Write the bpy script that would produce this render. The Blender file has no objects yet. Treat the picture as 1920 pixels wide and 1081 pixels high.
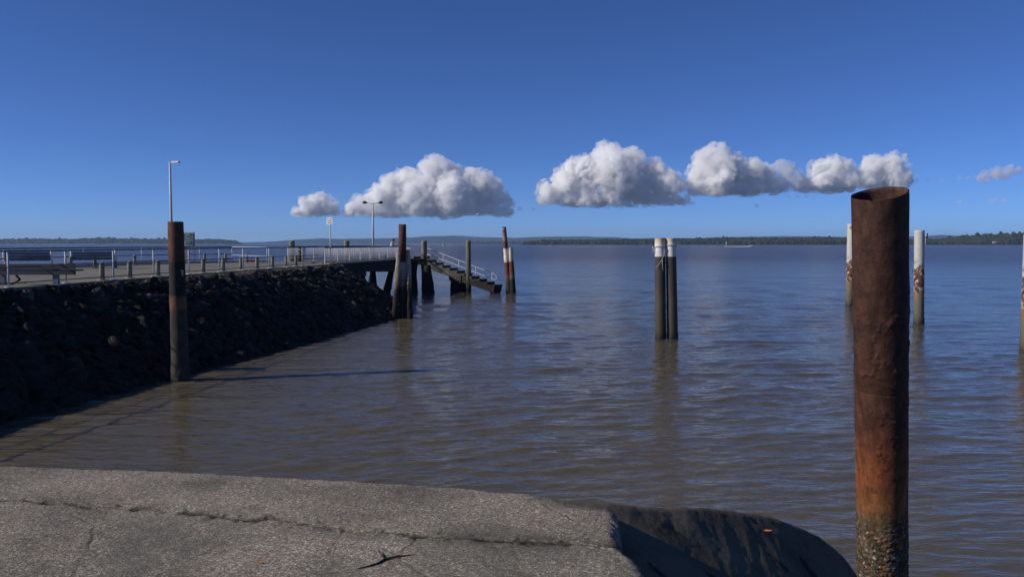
import bpy, bmesh, math, random
import numpy as np
from mathutils import Vector, Matrix, noise as mnoise
R = math.radians
random.seed(7); rng = np.random.default_rng(7)
sc = bpy.context.scene
C = sc.collection
# ------------------------------------------------------------------ camera
PITCH = math.atan(84.5/1500); EYE = 4.0; F = 1500.0
cam = bpy.data.objects.new('camera', bpy.data.cameras.new('camera')); C.objects.link(cam)
cam.location = (0, 0, EYE); cam.rotation_euler = (R(90)-PITCH, 0, 0)
cam.data.sensor_width = 36; cam.data.lens = 36*F/1920; cam.data.clip_end = 60000; cam.data.clip_start = .05
sc.camera = cam
cp, sp = math.cos(PITCH), math.sin(PITCH)
def ray(px, py):
    u, v = (px-960)/F, (540.5-py)/F
    return u, cp+v*sp, -sp+v*cp
def at(px, py, Y):           # surveyed point: seen at px,py and standing Y metres out
    x, y, z = ray(px, py); k = Y/y
    return Vector((x*k, Y, EYE+z*k))
def onz(px, py, z):          # surveyed point on a level surface
    a, b, c = ray(px, py); k = (z-EYE)/c
    return Vector((a*k, b*k, z))
# ------------------------------------------------------------------ world
SUN_EL = R(31); SUN_DIR = Vector((-.97*math.cos(SUN_EL), -.243*math.cos(SUN_EL), math.sin(SUN_EL))).normalized()
w = bpy.data.worlds.new('World'); sc.world = w; w.use_nodes = True
nt = w.node_tree; bg = nt.nodes['Background']
sky = nt.nodes.new('ShaderNodeTexSky'); sky.sky_type = 'NISHITA'; sky.sun_disc = False
sky.sun_elevation = SUN_EL; sky.sun_rotation = math.atan2(SUN_DIR.x, SUN_DIR.y)
sky.altitude = 0; sky.air_density = 0.5; sky.dust_density = 0.0; sky.ozone_density = 4.0
tint = nt.nodes.new('ShaderNodeMix'); tint.data_type = 'RGBA'; tint.blend_type = 'MULTIPLY'; tint.inputs[0].default_value = 1; tint.inputs[7].default_value = (.76, 1.09, 1.68, 1)
nt.links.new(sky.outputs[0], tint.inputs[6]); nt.links.new(tint.outputs[2], bg.inputs[0]); bg.inputs[1].default_value = .06
sl = bpy.data.lights.new('sun', 'SUN'); sl.energy = 4.2; sl.angle = R(.53); sl.color = (1, .92, .82)
so = bpy.data.objects.new('sun', sl); C.objects.link(so); so.rotation_euler = SUN_DIR.to_track_quat('Z', 'Y').to_euler()
so.location = (0, 0, 30)
sc.view_settings.view_transform = 'Standard'; sc.view_settings.look = 'None'; sc.view_settings.exposure = 0.0; sc.view_settings.gamma = 1
cy = sc.cycles
sc.render.engine = 'CYCLES'
cy.use_denoising = True; cy.max_bounces = 22; cy.volume_bounces = 20; cy.transparent_max_bounces = 12
cy.diffuse_bounces = 3; cy.glossy_bounces = 3; cy.use_adaptive_sampling = False
cy.caustics_reflective = False; cy.caustics_refractive = False
# ------------------------------------------------------------------ object helpers
def tag(o, label=None, cat=None, group=None, kind=None):
    for k, v in (('label', label), ('category', cat), ('group', group), ('kind', kind)):
        if v: o[k] = v
    return o
def empty(name, loc, rz=0, **k):
    o = bpy.data.objects.new(name, None); C.objects.link(o); o.location = loc; o.rotation_euler = (0, 0, rz)
    o.empty_display_size = .2
    return tag(o, **k)
class MB:
    def __init__(s): s.v = []; s.f = []; s.sm = []
    def add(s, vs, fs, smooth=False):
        b = len(s.v); s.v += [tuple(p) for p in vs]; s.f += [tuple(i+b for i in f) for f in fs]; s.sm += [smooth]*len(fs); return s
    def box(s, c, d, rz=0, M=None):
        hx, hy, hz = d[0]/2, d[1]/2, d[2]/2
        vs = [Vector((x, y, z)) for x in (-hx, hx) for y in (-hy, hy) for z in (-hz, hz)]
        m = M or Matrix.Rotation(rz, 4, 'Z')
        vs = [m @ q + Vector(c) for q in vs]
        return s.add(vs, [(0,1,3,2), (4,6,7,5), (0,4,5,1), (2,3,7,6), (0,2,6,4), (1,5,7,3)])
    def beam(s, a, b, wd, h):
        a, b = Vector(a), Vector(b); d = b-a; L = d.length
        x = d.normalized(); y = Vector((0,0,1)).cross(x)
        y = y.normalized() if y.length > 1e-4 else Vector((0,1,0)); z = x.cross(y)
        m = Matrix((x, y, z)).transposed().to_4x4()
        return s.box((a+b)/2, (L, wd, h), M=m)
    def tube(s, pts, rad, seg=10, caps=True):
        pts = [Vector(p) for p in pts]; n = len(pts)
        if not hasattr(rad, '__len__'): rad = [rad]*n
        vs = []; fs = []
        up = None
        for i, p in enumerate(pts):
            d = (pts[min(i+1, n-1)]-pts[max(i-1, 0)]).normalized()
            if up is None: up = Vector((0,0,1)) if abs(d.z) < .9 else Vector((1,0,0))
            x = up.cross(d).normalized(); y = d.cross(x); up = y
            for k in range(seg):
                a = 2*math.pi*k/seg; vs.append(p+(x*math.cos(a)+y*math.sin(a))*rad[i])
        for i in range(n-1):
            for k in range(seg):
                k2 = (k+1) % seg; fs.append((i*seg+k, i*seg+k2, (i+1)*seg+k2, (i+1)*seg+k))
        s.add(vs, fs, True)
        if caps:
            b = len(s.v)-len(vs)
            s.f.append(tuple(b+k for k in reversed(range(seg)))); s.sm.append(False)
            s.f.append(tuple(b+(n-1)*seg+k for k in range(seg))); s.sm.append(False)
        return s
    def build(s, name, m, parent=None, loc=None):
        me = bpy.data.meshes.new(name); me.from_pydata(s.v, [], s.f); me.polygons.foreach_set('use_smooth', s.sm); me.update()
        o = bpy.data.objects.new(name, me); C.objects.link(o)
        if m: me.materials.append(m)
        if parent: o.parent = parent
        if loc is not None: o.location = loc
        return o
def npmesh(name, V, Fq, m, smooth=True, parent=None, loc=None):
    me = bpy.data.meshes.new(name); V = np.asarray(V, dtype=np.float32); Fq = np.asarray(Fq, dtype=np.int32)
    me.vertices.add(len(V)); me.vertices.foreach_set('co', V.ravel())
    k = Fq.shape[1]; me.loops.add(Fq.size); me.loops.foreach_set('vertex_index', Fq.ravel())
    me.polygons.add(len(Fq)); me.polygons.foreach_set('loop_start', np.arange(0, Fq.size, k, dtype=np.int32))
    me.polygons.foreach_set('use_smooth', np.full(len(Fq), smooth)); me.update(calc_edges=True); me.validate()
    o = bpy.data.objects.new(name, me); C.objects.link(o)
    if m: me.materials.append(m)
    if parent: o.parent = parent
    if loc is not None: o.location = loc
    return o
def gridfaces(nr, nc, wrap=False):
    i = np.arange(nr-1)[:, None]; j = np.arange(nc if wrap else nc-1)[None, :]; j2 = (j+1) % nc
    return np.stack([i*nc+j, i*nc+j2, (i+1)*nc+j2, (i+1)*nc+j], -1).reshape(-1, 4)
def fb(p, oct=4):            # fractal noise -1..1
    return mnoise.fractal(p, 1.0, 2.0, oct)
def vnoise(P, scale, seed=0, octv=4):   # numpy value noise for big arrays
    P = np.asarray(P)*scale; out = np.zeros(len(P)); amp = 1.0; tot = 0
    for o in range(octv):
        q = P*2**o+seed*17.13+o*5.7; i = np.floor(q).astype(np.int64); f = q-i; f = f*f*(3-2*f); acc = 0
        d = P.shape[1]
        for c in range(2**d):
            h = np.full(len(P), seed*374761393+o*668265263, dtype=np.int64); wgt = np.ones(len(P))
            for a in range(d):
                b = (c >> a) & 1; h = (h ^ ((i[:, a]+b)*(73856093, 19349663, 83492791)[a])) * 1274126177 & 0x7fffffff
                h ^= h >> 13
                wgt = wgt*(f[:, a] if b else 1-f[:, a])
            acc = acc+wgt*((h & 0xffff)/65535.)
        out += acc*amp; tot += amp; amp *= .5
    return out/tot*2-1
# ------------------------------------------------------------------ materials
def newmat(name):
    m = bpy.data.materials.new(name); m.use_nodes = True; return m, m.node_tree, m.node_tree.nodes['Principled BSDF']
def nd(nt, t, **k):
    n = nt.nodes.new('ShaderNode'+t)
    for a, b in k.items():
        if hasattr(n, a): setattr(n, a, b)
        else: n.inputs[a.replace('_', ' ')].default_value = b
    return n
def ramp(nt, fac, stops, interp='LINEAR'):
    r = nt.nodes.new('ShaderNodeValToRGB'); r.color_ramp.interpolation = interp; e = r.color_ramp.elements
    while len(e) < len(stops): e.new(.5)
    for el, (p, c) in zip(e, stops): el.position = p; el.color = (*c, 1) if len(c) == 3 else c
    nt.links.new(fac, r.inputs[0]); return r.outputs[0]
def mixc(nt, fac, a, b, mode='MIX'):
    m = nt.nodes.new('ShaderNodeMix'); m.data_type = 'RGBA'; m.blend_type = mode
    for s_, v in ((0, fac), (6, a), (7, b)):
        if isinstance(v, (float, int)): m.inputs[s_].default_value = v
        elif isinstance(v, tuple): m.inputs[s_].default_value = (*v, 1)
        else: nt.links.new(v, m.inputs[s_])
    return m.outputs[2]
def math_(nt, op, a, b=0.0):
    m = nt.nodes.new('ShaderNodeMath'); m.operation = op
    for i, v in enumerate((a, b)):
        if isinstance(v, (float, int)): m.inputs[i].default_value = v
        else: nt.links.new(v, m.inputs[i])
    return m.outputs[0]
def g(v): return (v, v, v)
def surf(name, cols, scale=5., rough=.8, bump=.3, bscale=None, zramp=None, znoise=.15, patches=(), metallic=0., var=.35, stretch=(1,1,1), bdist=.02, coat=0):
    m, nt, b = newmat(name)
    tc = nd(nt, 'TexCoord'); mp = nd(nt, 'Mapping'); mp.inputs['Scale'].default_value = stretch
    nt.links.new(tc.outputs['Object'], mp.inputs[0]); co = mp.outputs[0]
    n1 = nd(nt, 'TexNoise', Scale=scale, Detail=8., Roughness=.6); nt.links.new(co, n1.inputs['Vector'])
    k = len(cols)
    col = ramp(nt, n1.outputs[0], [(.3+.4*i/max(1, k-1), c) for i, c in enumerate(cols)])
    if zramp:
        sx = nd(nt, 'SeparateXYZ'); nt.links.new(tc.outputs['Object'], sx.inputs[0])
        n2 = nd(nt, 'TexNoise', Scale=scale*1.3, Detail=6., Roughness=.65); nt.links.new(tc.outputs['Object'], n2.inputs['Vector'])
        zz = math_(nt, 'ADD', sx.outputs[2], math_(nt, 'MULTIPLY', math_(nt, 'SUBTRACT', n2.outputs[0], .5), znoise*2))
        z0, z1 = zramp[0][0], zramp[-1][0]
        fz = math_(nt, 'DIVIDE', math_(nt, 'SUBTRACT', zz, z0), z1-z0)
        zc = ramp(nt, fz, [((z-z0)/(z1-z0), c) for z, c in zramp])
        v = ramp(nt, n1.outputs[0], [(.3, g(1-var)), (.5, g(1.)), (.7, g(1+var))])
        col = mixc(nt, 1., zc, v, 'MULTIPLY')
    for (pc, ps, th, sf, *zr) in patches:
        n3 = nd(nt, 'TexNoise', Scale=ps, Detail=7., Roughness=.6); nt.links.new(co, n3.inputs['Vector'])
        f3 = ramp(nt, n3.outputs[0], [(th, g(0.)), (th+sf, g(1.))])
        if zr:
            sz = nd(nt, 'SeparateXYZ'); nt.links.new(tc.outputs['Object'], sz.inputs[0])
            f3 = math_(nt, 'MULTIPLY', f3, ramp(nt, math_(nt, 'DIVIDE', sz.outputs[2], 5.), [(zr[0]/5, g(0.)), (zr[0]/5+.04, g(1.)), (zr[1]/5, g(1.)), (zr[1]/5+.06, g(0.))]))
        col = mixc(nt, f3, col, pc)
    nt.links.new(col, b.inputs['Base Color']); b.inputs['Roughness'].default_value = rough; b.inputs['Metallic'].default_value = metallic
    b.inputs['Specular IOR Level'].default_value = .3
    if bump:
        n4 = nd(nt, 'TexNoise', Scale=bscale or scale*4, Detail=8., Roughness=.65); nt.links.new(co, n4.inputs['Vector'])
        bp = nd(nt, 'Bump', Strength=bump, Distance=bdist); nt.links.new(n4.outputs[0], bp.inputs['Height']); nt.links.new(bp.outputs[0], b.inputs['Normal'])
    return m
M = {}
M['galv'] = surf('galvanised_steel', [(.42,.43,.45), (.55,.56,.58)], 3, .5, .1, metallic=.0)
M['rail'] = surf('weathered_rail', [(.03,.032,.04), (.055,.058,.068)], 4, .6, .1, metallic=0)
M['white'] = surf('white_paint', [(.7,.7,.68), (.82,.82,.8)], 3, .5, .05)
M['alu'] = surf('aluminium_plank', [(.10,.11,.14), (.15,.16,.19)], 2, .45, .05, metallic=.35)
M['alu_dark'] = surf('dull_bench_plank', [(.03,.033,.045), (.045,.05,.062)], 2, .7, .05)
M['alu_bright'] = surf('bright_aluminium', [(.6,.6,.62), (.75,.75,.77)], 2, .4, .05)
M['conc_path'] = surf('path_concrete', [(.13,.125,.10), (.165,.155,.125), (.19,.18,.15)], .6, .9, .3, 25, patches=[((.09,.085,.07), .35, .55, .12)])
M['kerb'] = surf('kerb_concrete', [(.3,.29,.26), (.4,.38,.34)], 2, .9, .3, 20)
M['conc_jetty'] = surf('jetty_concrete', [(.10,.095,.08), (.17,.16,.135)], 1.5, .9, .4, 12, patches=[((.05,.048,.04), 1.2, .5, .15)])
M['conc_wet'] = surf('tidal_concrete', [(.05,.047,.04), (.09,.083,.07)], 2.5, .8, .6, 10, zramp=[(0,(.012,.011,.010)), (.9,(.02,.018,.015)), (1.5,(.07,.065,.05)), (2.7,(.11,.10,.085))], znoise=.3)
M['gravel'] = surf('gravel_ledge', [(.05,.045,.038), (.12,.11,.095), (.19,.175,.155)], 3, .95, .8, 14, bdist=.06)
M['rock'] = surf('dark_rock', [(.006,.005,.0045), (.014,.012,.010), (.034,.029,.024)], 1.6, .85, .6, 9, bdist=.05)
M['rock_sunlit_tone'] = surf('sunlit_tone_rock', [(.03,.028,.025), (.07,.064,.057), (.13,.118,.105)], 2.2, .9, .6, 9, bdist=.05)  # copy of the rock made lighter: sunlight at the lip put into colour
M['bollard'] = surf('timber_bollard', [(.16,.155,.12), (.26,.25,.20)], 3, .9, .4, 20, stretch=(4,4,.6), patches=[((.12,.12,.05), 2, .58, .1)])
M['timber'] = surf('weathered_timber', [(.12,.115,.085), (.2,.19,.15)], 4, .9, .6, 14, stretch=(4,4,.35), zramp=[(0,(.015,.014,.012)), (.7,(.03,.027,.022)), (1.4,(.10,.095,.07)), (3,(.17,.165,.12)), (5,(.20,.19,.15))], znoise=.3, patches=[((.13,.14,.04), 1.5, .6, .08)])
M['timber_dark'] = surf('dolphin_timber', [(.1,.09,.07), (.2,.18,.15)], 4, .9, .7, 12, stretch=(4,4,.35),
    zramp=[(0,(.014,.013,.012)), (.9,(.022,.019,.016)), (1.6,(.05,.042,.033)), (1.9,(.24,.19,.14)), (3.2,(.36,.33,.27))], znoise=.35, var=.6)
M['dark'] = surf('dark_metal', [(.012,.012,.014), (.025,.025,.028)], 3, .5, .1)
M['black'] = surf('black_paint', [(.01,.01,.01), (.02,.02,.02)], 3, .6, 0)
M['rope'] = surf('pale_rope', [(.45,.42,.36), (.6,.57,.5)], 20, .9, .3)
M['teal'] = surf('teal_plastic', [(.12,.42,.34), (.16,.5,.42)], 3, .4, 0)
M['red'] = surf('faded_red_paint', [(.22,.03,.025), (.35,.06,.04)], 5, .7, .2)
M['leaf'] = surf('orange_leaf', [(.55,.22,.03), (.75,.36,.06)], 30, .6, .2)
M['twig'] = surf('twig_bark', [(.012,.010,.009), (.03,.025,.02)], 30, .9, .5)
M['skin'] = surf('skin', [(.35,.2,.13), (.4,.24,.16)], 8, .5, 0)
M['hair'] = surf('black_hair', [(.008,.007,.007), (.015,.013,.012)], 20, .6, .2)
M['shirt'] = surf('pale_blue_shirt', [(.42,.46,.55), (.5,.54,.62)], 6, .9, .2)
M['shorts'] = surf('navy_shorts', [(.02,.025,.05), (.03,.035,.06)], 6, .9, .2)
M['sail'] = M['white']
M['foam'] = surf('wake_foam', [(.75,.77,.8), (.85,.87,.9)], .8, .9, .5, 1)
# ------------------------------------------------------------------ structural colours
M['steel_white'] = surf('white_painted_pile', [(.5,.5,.47), (.6,.6,.57)], 5, .55, .25, 25,
    zramp=[(0,(.03,.028,.02)), (.35,(.10,.09,.065)), (1.1,(.15,.13,.095)), (1.5,(.22,.12,.07)), (1.75,(.36,.33,.28)), (2.1,(.46,.45,.41)), (5,(.50,.495,.46))], znoise=.35, var=.08,
    patches=[((.15,.07,.04), 2.4, .5, .02, 1.5, 2.9), ((.24,.085,.03), 3.2, .64, .012), ((.07,.03,.018), 3.4, .55, .02, 1.4, 2.6)])
M['pile_left'] = surf('rusty_pile_with_dark_sleeve', [(.1,.04,.02), (.2,.08,.04)], 4, .8, .5, 18, stretch=(1.5,1.5,.6),
    zramp=[(0,(.03,.03,.027)), (.7,(.045,.042,.036)), (1.6,(.04,.034,.027)), (2.05,(.05,.04,.03)), (2.15,(.13,.06,.035)), (2.45,(.10,.045,.03)), (2.52,(.014,.013,.013)), (3.45,(.018,.016,.015)), (3.5,(.075,.034,.022)), (4.7,(.105,.048,.03))], znoise=.07, var=.55,
    patches=[((.5,.38,.28), 3.0, .66, .02)])
M['pile_pair'] = surf('white_banded_dark_pile', [(.1,.1,.1), (.2,.2,.2)], 4, .6, .25, 20,
    zramp=[(0,(.018,.016,.012)), (.3,(.05,.047,.033)), (.9,(.062,.058,.042)), (1.6,(.068,.06,.045)), (1.9,(.075,.05,.042)), (2.3,(.055,.045,.042)), (3.445,(.052,.048,.047)), (3.46,(.66,.65,.6)), (3.95,(.66,.64,.57)), (4.1,(.6,.52,.40)), (4.2,(.45,.30,.17)), (4.23,(.05,.03,.02))], znoise=.008, var=.12,
    patches=[((.16,.09,.05), 6, .68, .02)])
M['pile_outer'] = surf('patchy_red_and_white_pile', [(.1,.1,.1), (.2,.2,.2)], 4, .75, .4, 18,
    zramp=[(0,(.015,.014,.012)), (.7,(.04,.035,.028)), (1.3,(.10,.085,.07)), (1.6,(.11,.045,.035)), (2.45,(.14,.045,.032)), (2.55,(.62,.58,.5)), (3.55,(.68,.65,.58)), (3.62,(.10,.035,.025)), (4.1,(.12,.05,.03)), (4.3,(.3,.22,.16)), (5.0,(.16,.09,.05)), (5.05,(.02,.02,.022))], znoise=.12, var=.3)
M['pile_short'] = surf('short_red_and_white_pile', [(.1,.1,.1), (.2,.2,.2)], 4, .75, .4, 18,
    zramp=[(0,(.012,.011,.010)), (1.0,(.02,.018,.016)), (1.3,(.10,.085,.07)), (1.7,(.12,.045,.035)), (2.5,(.14,.05,.035)), (2.65,(.5,.42,.35)), (3.55,(.62,.52,.45)), (3.7,(.25,.15,.1))], znoise=.12, var=.3)
M['rust_sleeve'] = surf('dark_red_rust', [(.06,.02,.014), (.10,.032,.02)], 5, .75, .4, 20, patches=[((.3,.15,.09), 3.5, .7, .02)])

def near_pile_mat():
    m, nt, b = newmat('heavy_rust')
    tc = nd(nt, 'TexCoord'); co = tc.outputs['Object']
    sx = nd(nt, 'SeparateXYZ'); nt.links.new(co, sx.inputs[0])
    n2 = nd(nt, 'TexNoise', Scale=3.5, Detail=8., Roughness=.65); nt.links.new(co, n2.inputs['Vector'])
    zz = math_(nt, 'ADD', sx.outputs[2], math_(nt, 'MULTIPLY', math_(nt, 'SUBTRACT', n2.outputs[0], .5), .35))
    zc = ramp(nt, math_(nt, 'DIVIDE', zz, 4.6), [(z/4.6, c) for z, c in [(0,(.03,.028,.022)), (1.2,(.07,.055,.035)), (1.55,(.085,.06,.035)), (1.68,(.17,.07,.025)), (1.95,(.17,.055,.02)), (2.2,(.13,.04,.018)), (2.45,(.075,.030,.018)), (3.3,(.055,.024,.016)), (4.6,(.062,.030,.022))]])
    n1 = nd(nt, 'TexNoise', Scale=9., Detail=10., Roughness=.7); nt.links.new(co, n1.inputs['Vector'])
    v = ramp(nt, n1.outputs[0], [(.3, g(.55)), (.5, g(1.)), (.72, g(1.5))])
    col = mixc(nt, 1., zc, v, 'MULTIPLY')
    ms = nd(nt, 'Mapping'); ms.inputs['Scale'].default_value = (14, 14, .9); nt.links.new(co, ms.inputs[0])
    ns = nd(nt, 'TexNoise', Scale=1., Detail=6., Roughness=.65); nt.links.new(ms.outputs[0], ns.inputs['Vector'])
    col = mixc(nt, 1., col, ramp(nt, ns.outputs[0], [(.32, g(.6)), (.5, g(1.)), (.68, g(1.45))]), 'MULTIPLY')
    nf = nd(nt, 'TexNoise', Scale=5., Detail=9., Roughness=.75); nt.links.new(co, nf.inputs['Vector'])
    col = mixc(nt, ramp(nt, nf.outputs[0], [(.56, g(0.)), (.6, g(.7))]), col, (.028,.016,.012))
    # orange and white specks among the barnacles low down
    low = ramp(nt, math_(nt, 'DIVIDE', zz, 4.6), [(.30, g(1.)), (.36, g(0.))])
    vo = nd(nt, 'TexVoronoi', Scale=26.); nt.links.new(co, vo.inputs['Vector'])
    n5 = nd(nt, 'TexNoise', Scale=11., Detail=6., Roughness=.7); nt.links.new(co, n5.inputs['Vector'])
    sp_ = ramp(nt, n5.outputs[0], [(.56, g(0.)), (.62, g(.85))])
    col = mixc(nt, math_(nt, 'MULTIPLY', low, sp_), col, (.3,.10,.025))
    n6 = nd(nt, 'TexNoise', Scale=24., Detail=5., Roughness=.7); nt.links.new(co, n6.inputs['Vector'])
    wh = ramp(nt, n6.outputs[0], [(.585, g(0.)), (.62, g(1.))])
    col = mixc(nt, math_(nt, 'MULTIPLY', low, wh), col, (.34,.32,.27))
    nt.links.new(col, b.inputs['Base Color']); b.inputs['Roughness'].default_value = .78; b.inputs['Specular IOR Level'].default_value = .25
    h = math_(nt, 'ADD', n1.outputs[0], math_(nt, 'MULTIPLY', math_(nt, 'MULTIPLY', vo.outputs[0], low), -1.5))
    bp = nd(nt, 'Bump', Strength=.8, Distance=.012); nt.links.new(h, bp.inputs['Height']); nt.links.new(bp.outputs[0], b.inputs['Normal'])
    return m
M['near_pile'] = near_pile_mat()

def water_mat():
    m, nt, b = newmat('turbid_water')
    geo = nd(nt, 'NewGeometry'); P = geo.outputs['Position']
    n0 = nd(nt, 'TexNoise', Scale=.05, Detail=3.); nt.links.new(P, n0.inputs['Vector'])
    col = ramp(nt, n0.outputs[0], [(.35, (.092,.079,.05)), (.65, (.108,.092,.058))])
    sp3 = nd(nt, 'SeparateXYZ'); nt.links.new(P, sp3.inputs[0])
    off = math_(nt, 'ADD', math_(nt, 'MULTIPLY', sp3.outputs[0], 1.3), sp3.outputs[1])
    off = math_(nt, 'ADD', off, math_(nt, 'MULTIPLY', math_(nt, 'SUBTRACT', n0.outputs[0], .5), 40.))
    out_ = ramp(nt, math_(nt, 'DIVIDE', off, 120.), [(.16, g(0.)), (.6, g(.6)), (1., g(.95))])
    col = mixc(nt, out_, col, (.052,.046,.046))      # base colour turns darker and greyer towards open water
    nt.links.new(col, b.inputs['Base Color'])
    b.inputs['IOR'].default_value = 1.333
    b.inputs['Subsurface Weight'].default_value = 1.; b.inputs['Subsurface Radius'].default_value = (.32, .26, .16); b.inputs['Subsurface Scale'].default_value = 1.
    ln = nd(nt, 'VectorMath', operation='LENGTH'); nt.links.new(P, ln.inputs[0])
    mr = nd(nt, 'MapRange'); mr.inputs['From Min'].default_value = 20; mr.inputs['From Max'].default_value = 220; mr.inputs['To Min'].default_value = .06; mr.inputs['To Max'].default_value = .24
    nt.links.new(ln.outputs['Value'], mr.inputs['Value']); nt.links.new(mr.outputs[0], b.inputs['Roughness'])
    b.inputs['Specular IOR Level'].default_value = .5
    mp = nd(nt, 'Mapping'); mp.inputs['Rotation'].default_value = (0, 0, R(-12)); mp.inputs['Scale'].default_value = (.3, 1, 1); nt.links.new(P, mp.inputs[0])
    na = nd(nt, 'TexNoise', Scale=4.6, Detail=4., Roughness=.5, Distortion=.3); nt.links.new(mp.outputs[0], na.inputs['Vector'])
    nb = nd(nt, 'TexNoise', Scale=.9, Detail=4., Roughness=.5, Distortion=.3); nt.links.new(mp.outputs[0], nb.inputs['Vector'])
    b1 = nd(nt, 'Bump', Strength=1., Distance=.05); nt.links.new(na.outputs[0], b1.inputs['Height'])
    b2 = nd(nt, 'Bump', Strength=1., Distance=.07); nt.links.new(nb.outputs[0], b2.inputs['Height']); nt.links.new(b1.outputs[0], b2.inputs['Normal'])
    nc = nd(nt, 'TexNoise', Scale=.16, Detail=7., Roughness=.68, Distortion=.3); nt.links.new(mp.outputs[0], nc.inputs['Vector'])
    b3 = nd(nt, 'Bump', Strength=1., Distance=.12); m4 = nd(nt, 'MapRange'); m4.inputs['From Min'].default_value = 30; m4.inputs['From Max'].default_value = 400; m4.inputs['To Min'].default_value = .10; m4.inputs['To Max'].default_value = 2.2; nt.links.new(ln.outputs['Value'], m4.inputs['Value']); nt.links.new(m4.outputs[0], b3.inputs['Distance']); nt.links.new(nc.outputs[0], b3.inputs['Height']); nt.links.new(b2.outputs[0], b3.inputs['Normal'])
    nt.links.new(b3.outputs[0], b.inputs['Normal'])
    return m
M['water'] = water_mat()

def slab_mat(name, base, dark):
    m, nt, b = newmat(name)
    tc = nd(nt, 'TexCoord'); co = tc.outputs['Object']
    n1 = nd(nt, 'TexNoise', Scale=1.3, Detail=6., Roughness=.6); nt.links.new(co, n1.inputs['Vector'])
    col = ramp(nt, n1.outputs[0], [(.3, tuple(c*.5 for c in base)), (.5, base), (.7, tuple(c*1.4 for c in base))])
    vo = nd(nt, 'TexVoronoi', Scale=140.); nt.links.new(co, vo.inputs['Vector'])
    sx = nd(nt, 'SeparateColor'); nt.links.new(vo.outputs['Color'], sx.inputs[0])
    sp_ = ramp(nt, sx.outputs[0], [(0., g(.45)), (.45, g(.85)), (.8, g(1.15)), (1., g(2.2))])
    col = mixc(nt, 1., col, sp_, 'MULTIPLY')
    n2 = nd(nt, 'TexNoise', Scale=45., Detail=6., Roughness=.75); nt.links.new(co, n2.inputs['Vector'])
    col = mixc(nt, 1., col, ramp(nt, n2.outputs[0], [(.3, g(.5)), (.5, g(1.)), (.7, g(1.5))]), 'MULTIPLY')
    n3 = nd(nt, 'TexNoise', Scale=2.6, Detail=8., Roughness=.7); nt.links.new(co, n3.inputs['Vector'])
    col = mixc(nt, ramp(nt, n3.outputs[0], [(.56, g(0.)), (.7, g(.7))]), col, tuple(c*.35 for c in base))
    n7 = nd(nt, 'TexNoise', Scale=.8, Detail=9., Roughness=.72, Distortion=.6); nt.links.new(co, n7.inputs['Vector'])
    col = mixc(nt, ramp(nt, n7.outputs[0], [(.5, g(0.)), (.62, g(.6))]), col, (.085,.088,.07))
    si = nd(nt, 'Attribute', attribute_name='silt')
    col = mixc(nt, si.outputs['Fac'], col, (.05,.042,.031))
    at_ = nd(nt, 'Attribute', attribute_name='crack')
    col = mixc(nt, at_.outputs['Fac'], col, dark)
    nt.links.new(col, b.inputs['Base Color']); b.inputs['Roughness'].default_value = .92; b.inputs['Specular IOR Level'].default_value = .2
    h = math_(nt, 'ADD', n2.outputs[0], math_(nt, 'MULTIPLY', vo.outputs[0], .7))
    bp = nd(nt, 'Bump', Strength=.7, Distance=.006); nt.links.new(h, bp.inputs['Height']); nt.links.new(bp.outputs[0], b.inputs['Normal'])
    return m
M['slab'] = slab_mat('exposed_aggregate_concrete', (.245,.215,.172), (.016,.013,.011))
M['mud'] = surf('dark_silt', [(.07,.059,.042), (.10,.085,.062), (.13,.112,.085)], 2.2, .9, .35, 30, patches=[((.018,.016,.013), 3.5, .58, .08)], stretch=(1,2.2,1), bdist=.02)

# ------------------------------------------------------------------ water surface
def make_water():
    fine = np.radians(np.arange(-36, 36.001, .09)); side = np.radians(np.linspace(36.8, 80, 55))
    A = np.concatenate([-side[::-1], fine, side])
    r = [4.0]
    while r[-1] < 16000: r.append(r[-1]+max(.036, r[-1]**2/8000))
    r = np.array(r); r = np.concatenate([r[r < 16000], [16000]])
    RR, AA = np.meshgrid(r, A, indexing='ij'); X = RR*np.sin(AA); Y = RR*np.cos(AA)
    dr = np.gradient(r)[:, None]; da = RR*np.gradient(A)[None, :]
    Z = np.zeros_like(X); DX = np.zeros_like(X); DY = np.zeros_like(X)
    P2 = np.stack([X.ravel(), Y.ravel()], 1)
    patch = (.85+.55*vnoise(P2, .06, 3, 2)).reshape(X.shape)
    left = np.clip((X+14+(-Y)*.05)/14+.35, .38, 1)     # sheltered by the breakwater
    near = np.clip((Y-2)/14, .55, 1)
    amp = patch*left*near
    n = 110; lam = np.exp(np.linspace(math.log(.2), math.log(6), n))
    for L in lam:
        th = R(-90+14)+rng.normal(0, .38); k = 2*math.pi/L; dx, dy = math.cos(th), math.sin(th)
        a = .018*L/(2*math.pi)*rng.uniform(.6, 1.4)*(1.75 if L < .55 else 1.35 if L < 1.1 else .8 if L < 2 else .45)
        res = np.abs(dy)*dr+np.abs(dx)*da
        fade = np.clip((L/(res+1e-6)-2.5)/3, 0, 1)
        ph = k*(X*dx+Y*dy)+rng.uniform(0, 6.28)
        Z += a*fade*np.sin(ph); c = np.cos(ph)*a*fade*.9; DX += c*dx; DY += c*dy
    V = np.stack([X+DX*amp, Y+DY*amp, Z*amp], -1).reshape(-1, 3)
    o = npmesh('water', V, gridfaces(*X.shape)[:, ::-1], M['water']); tag(o, 'brown choppy bay water', kind='structure')
make_water()

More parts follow.
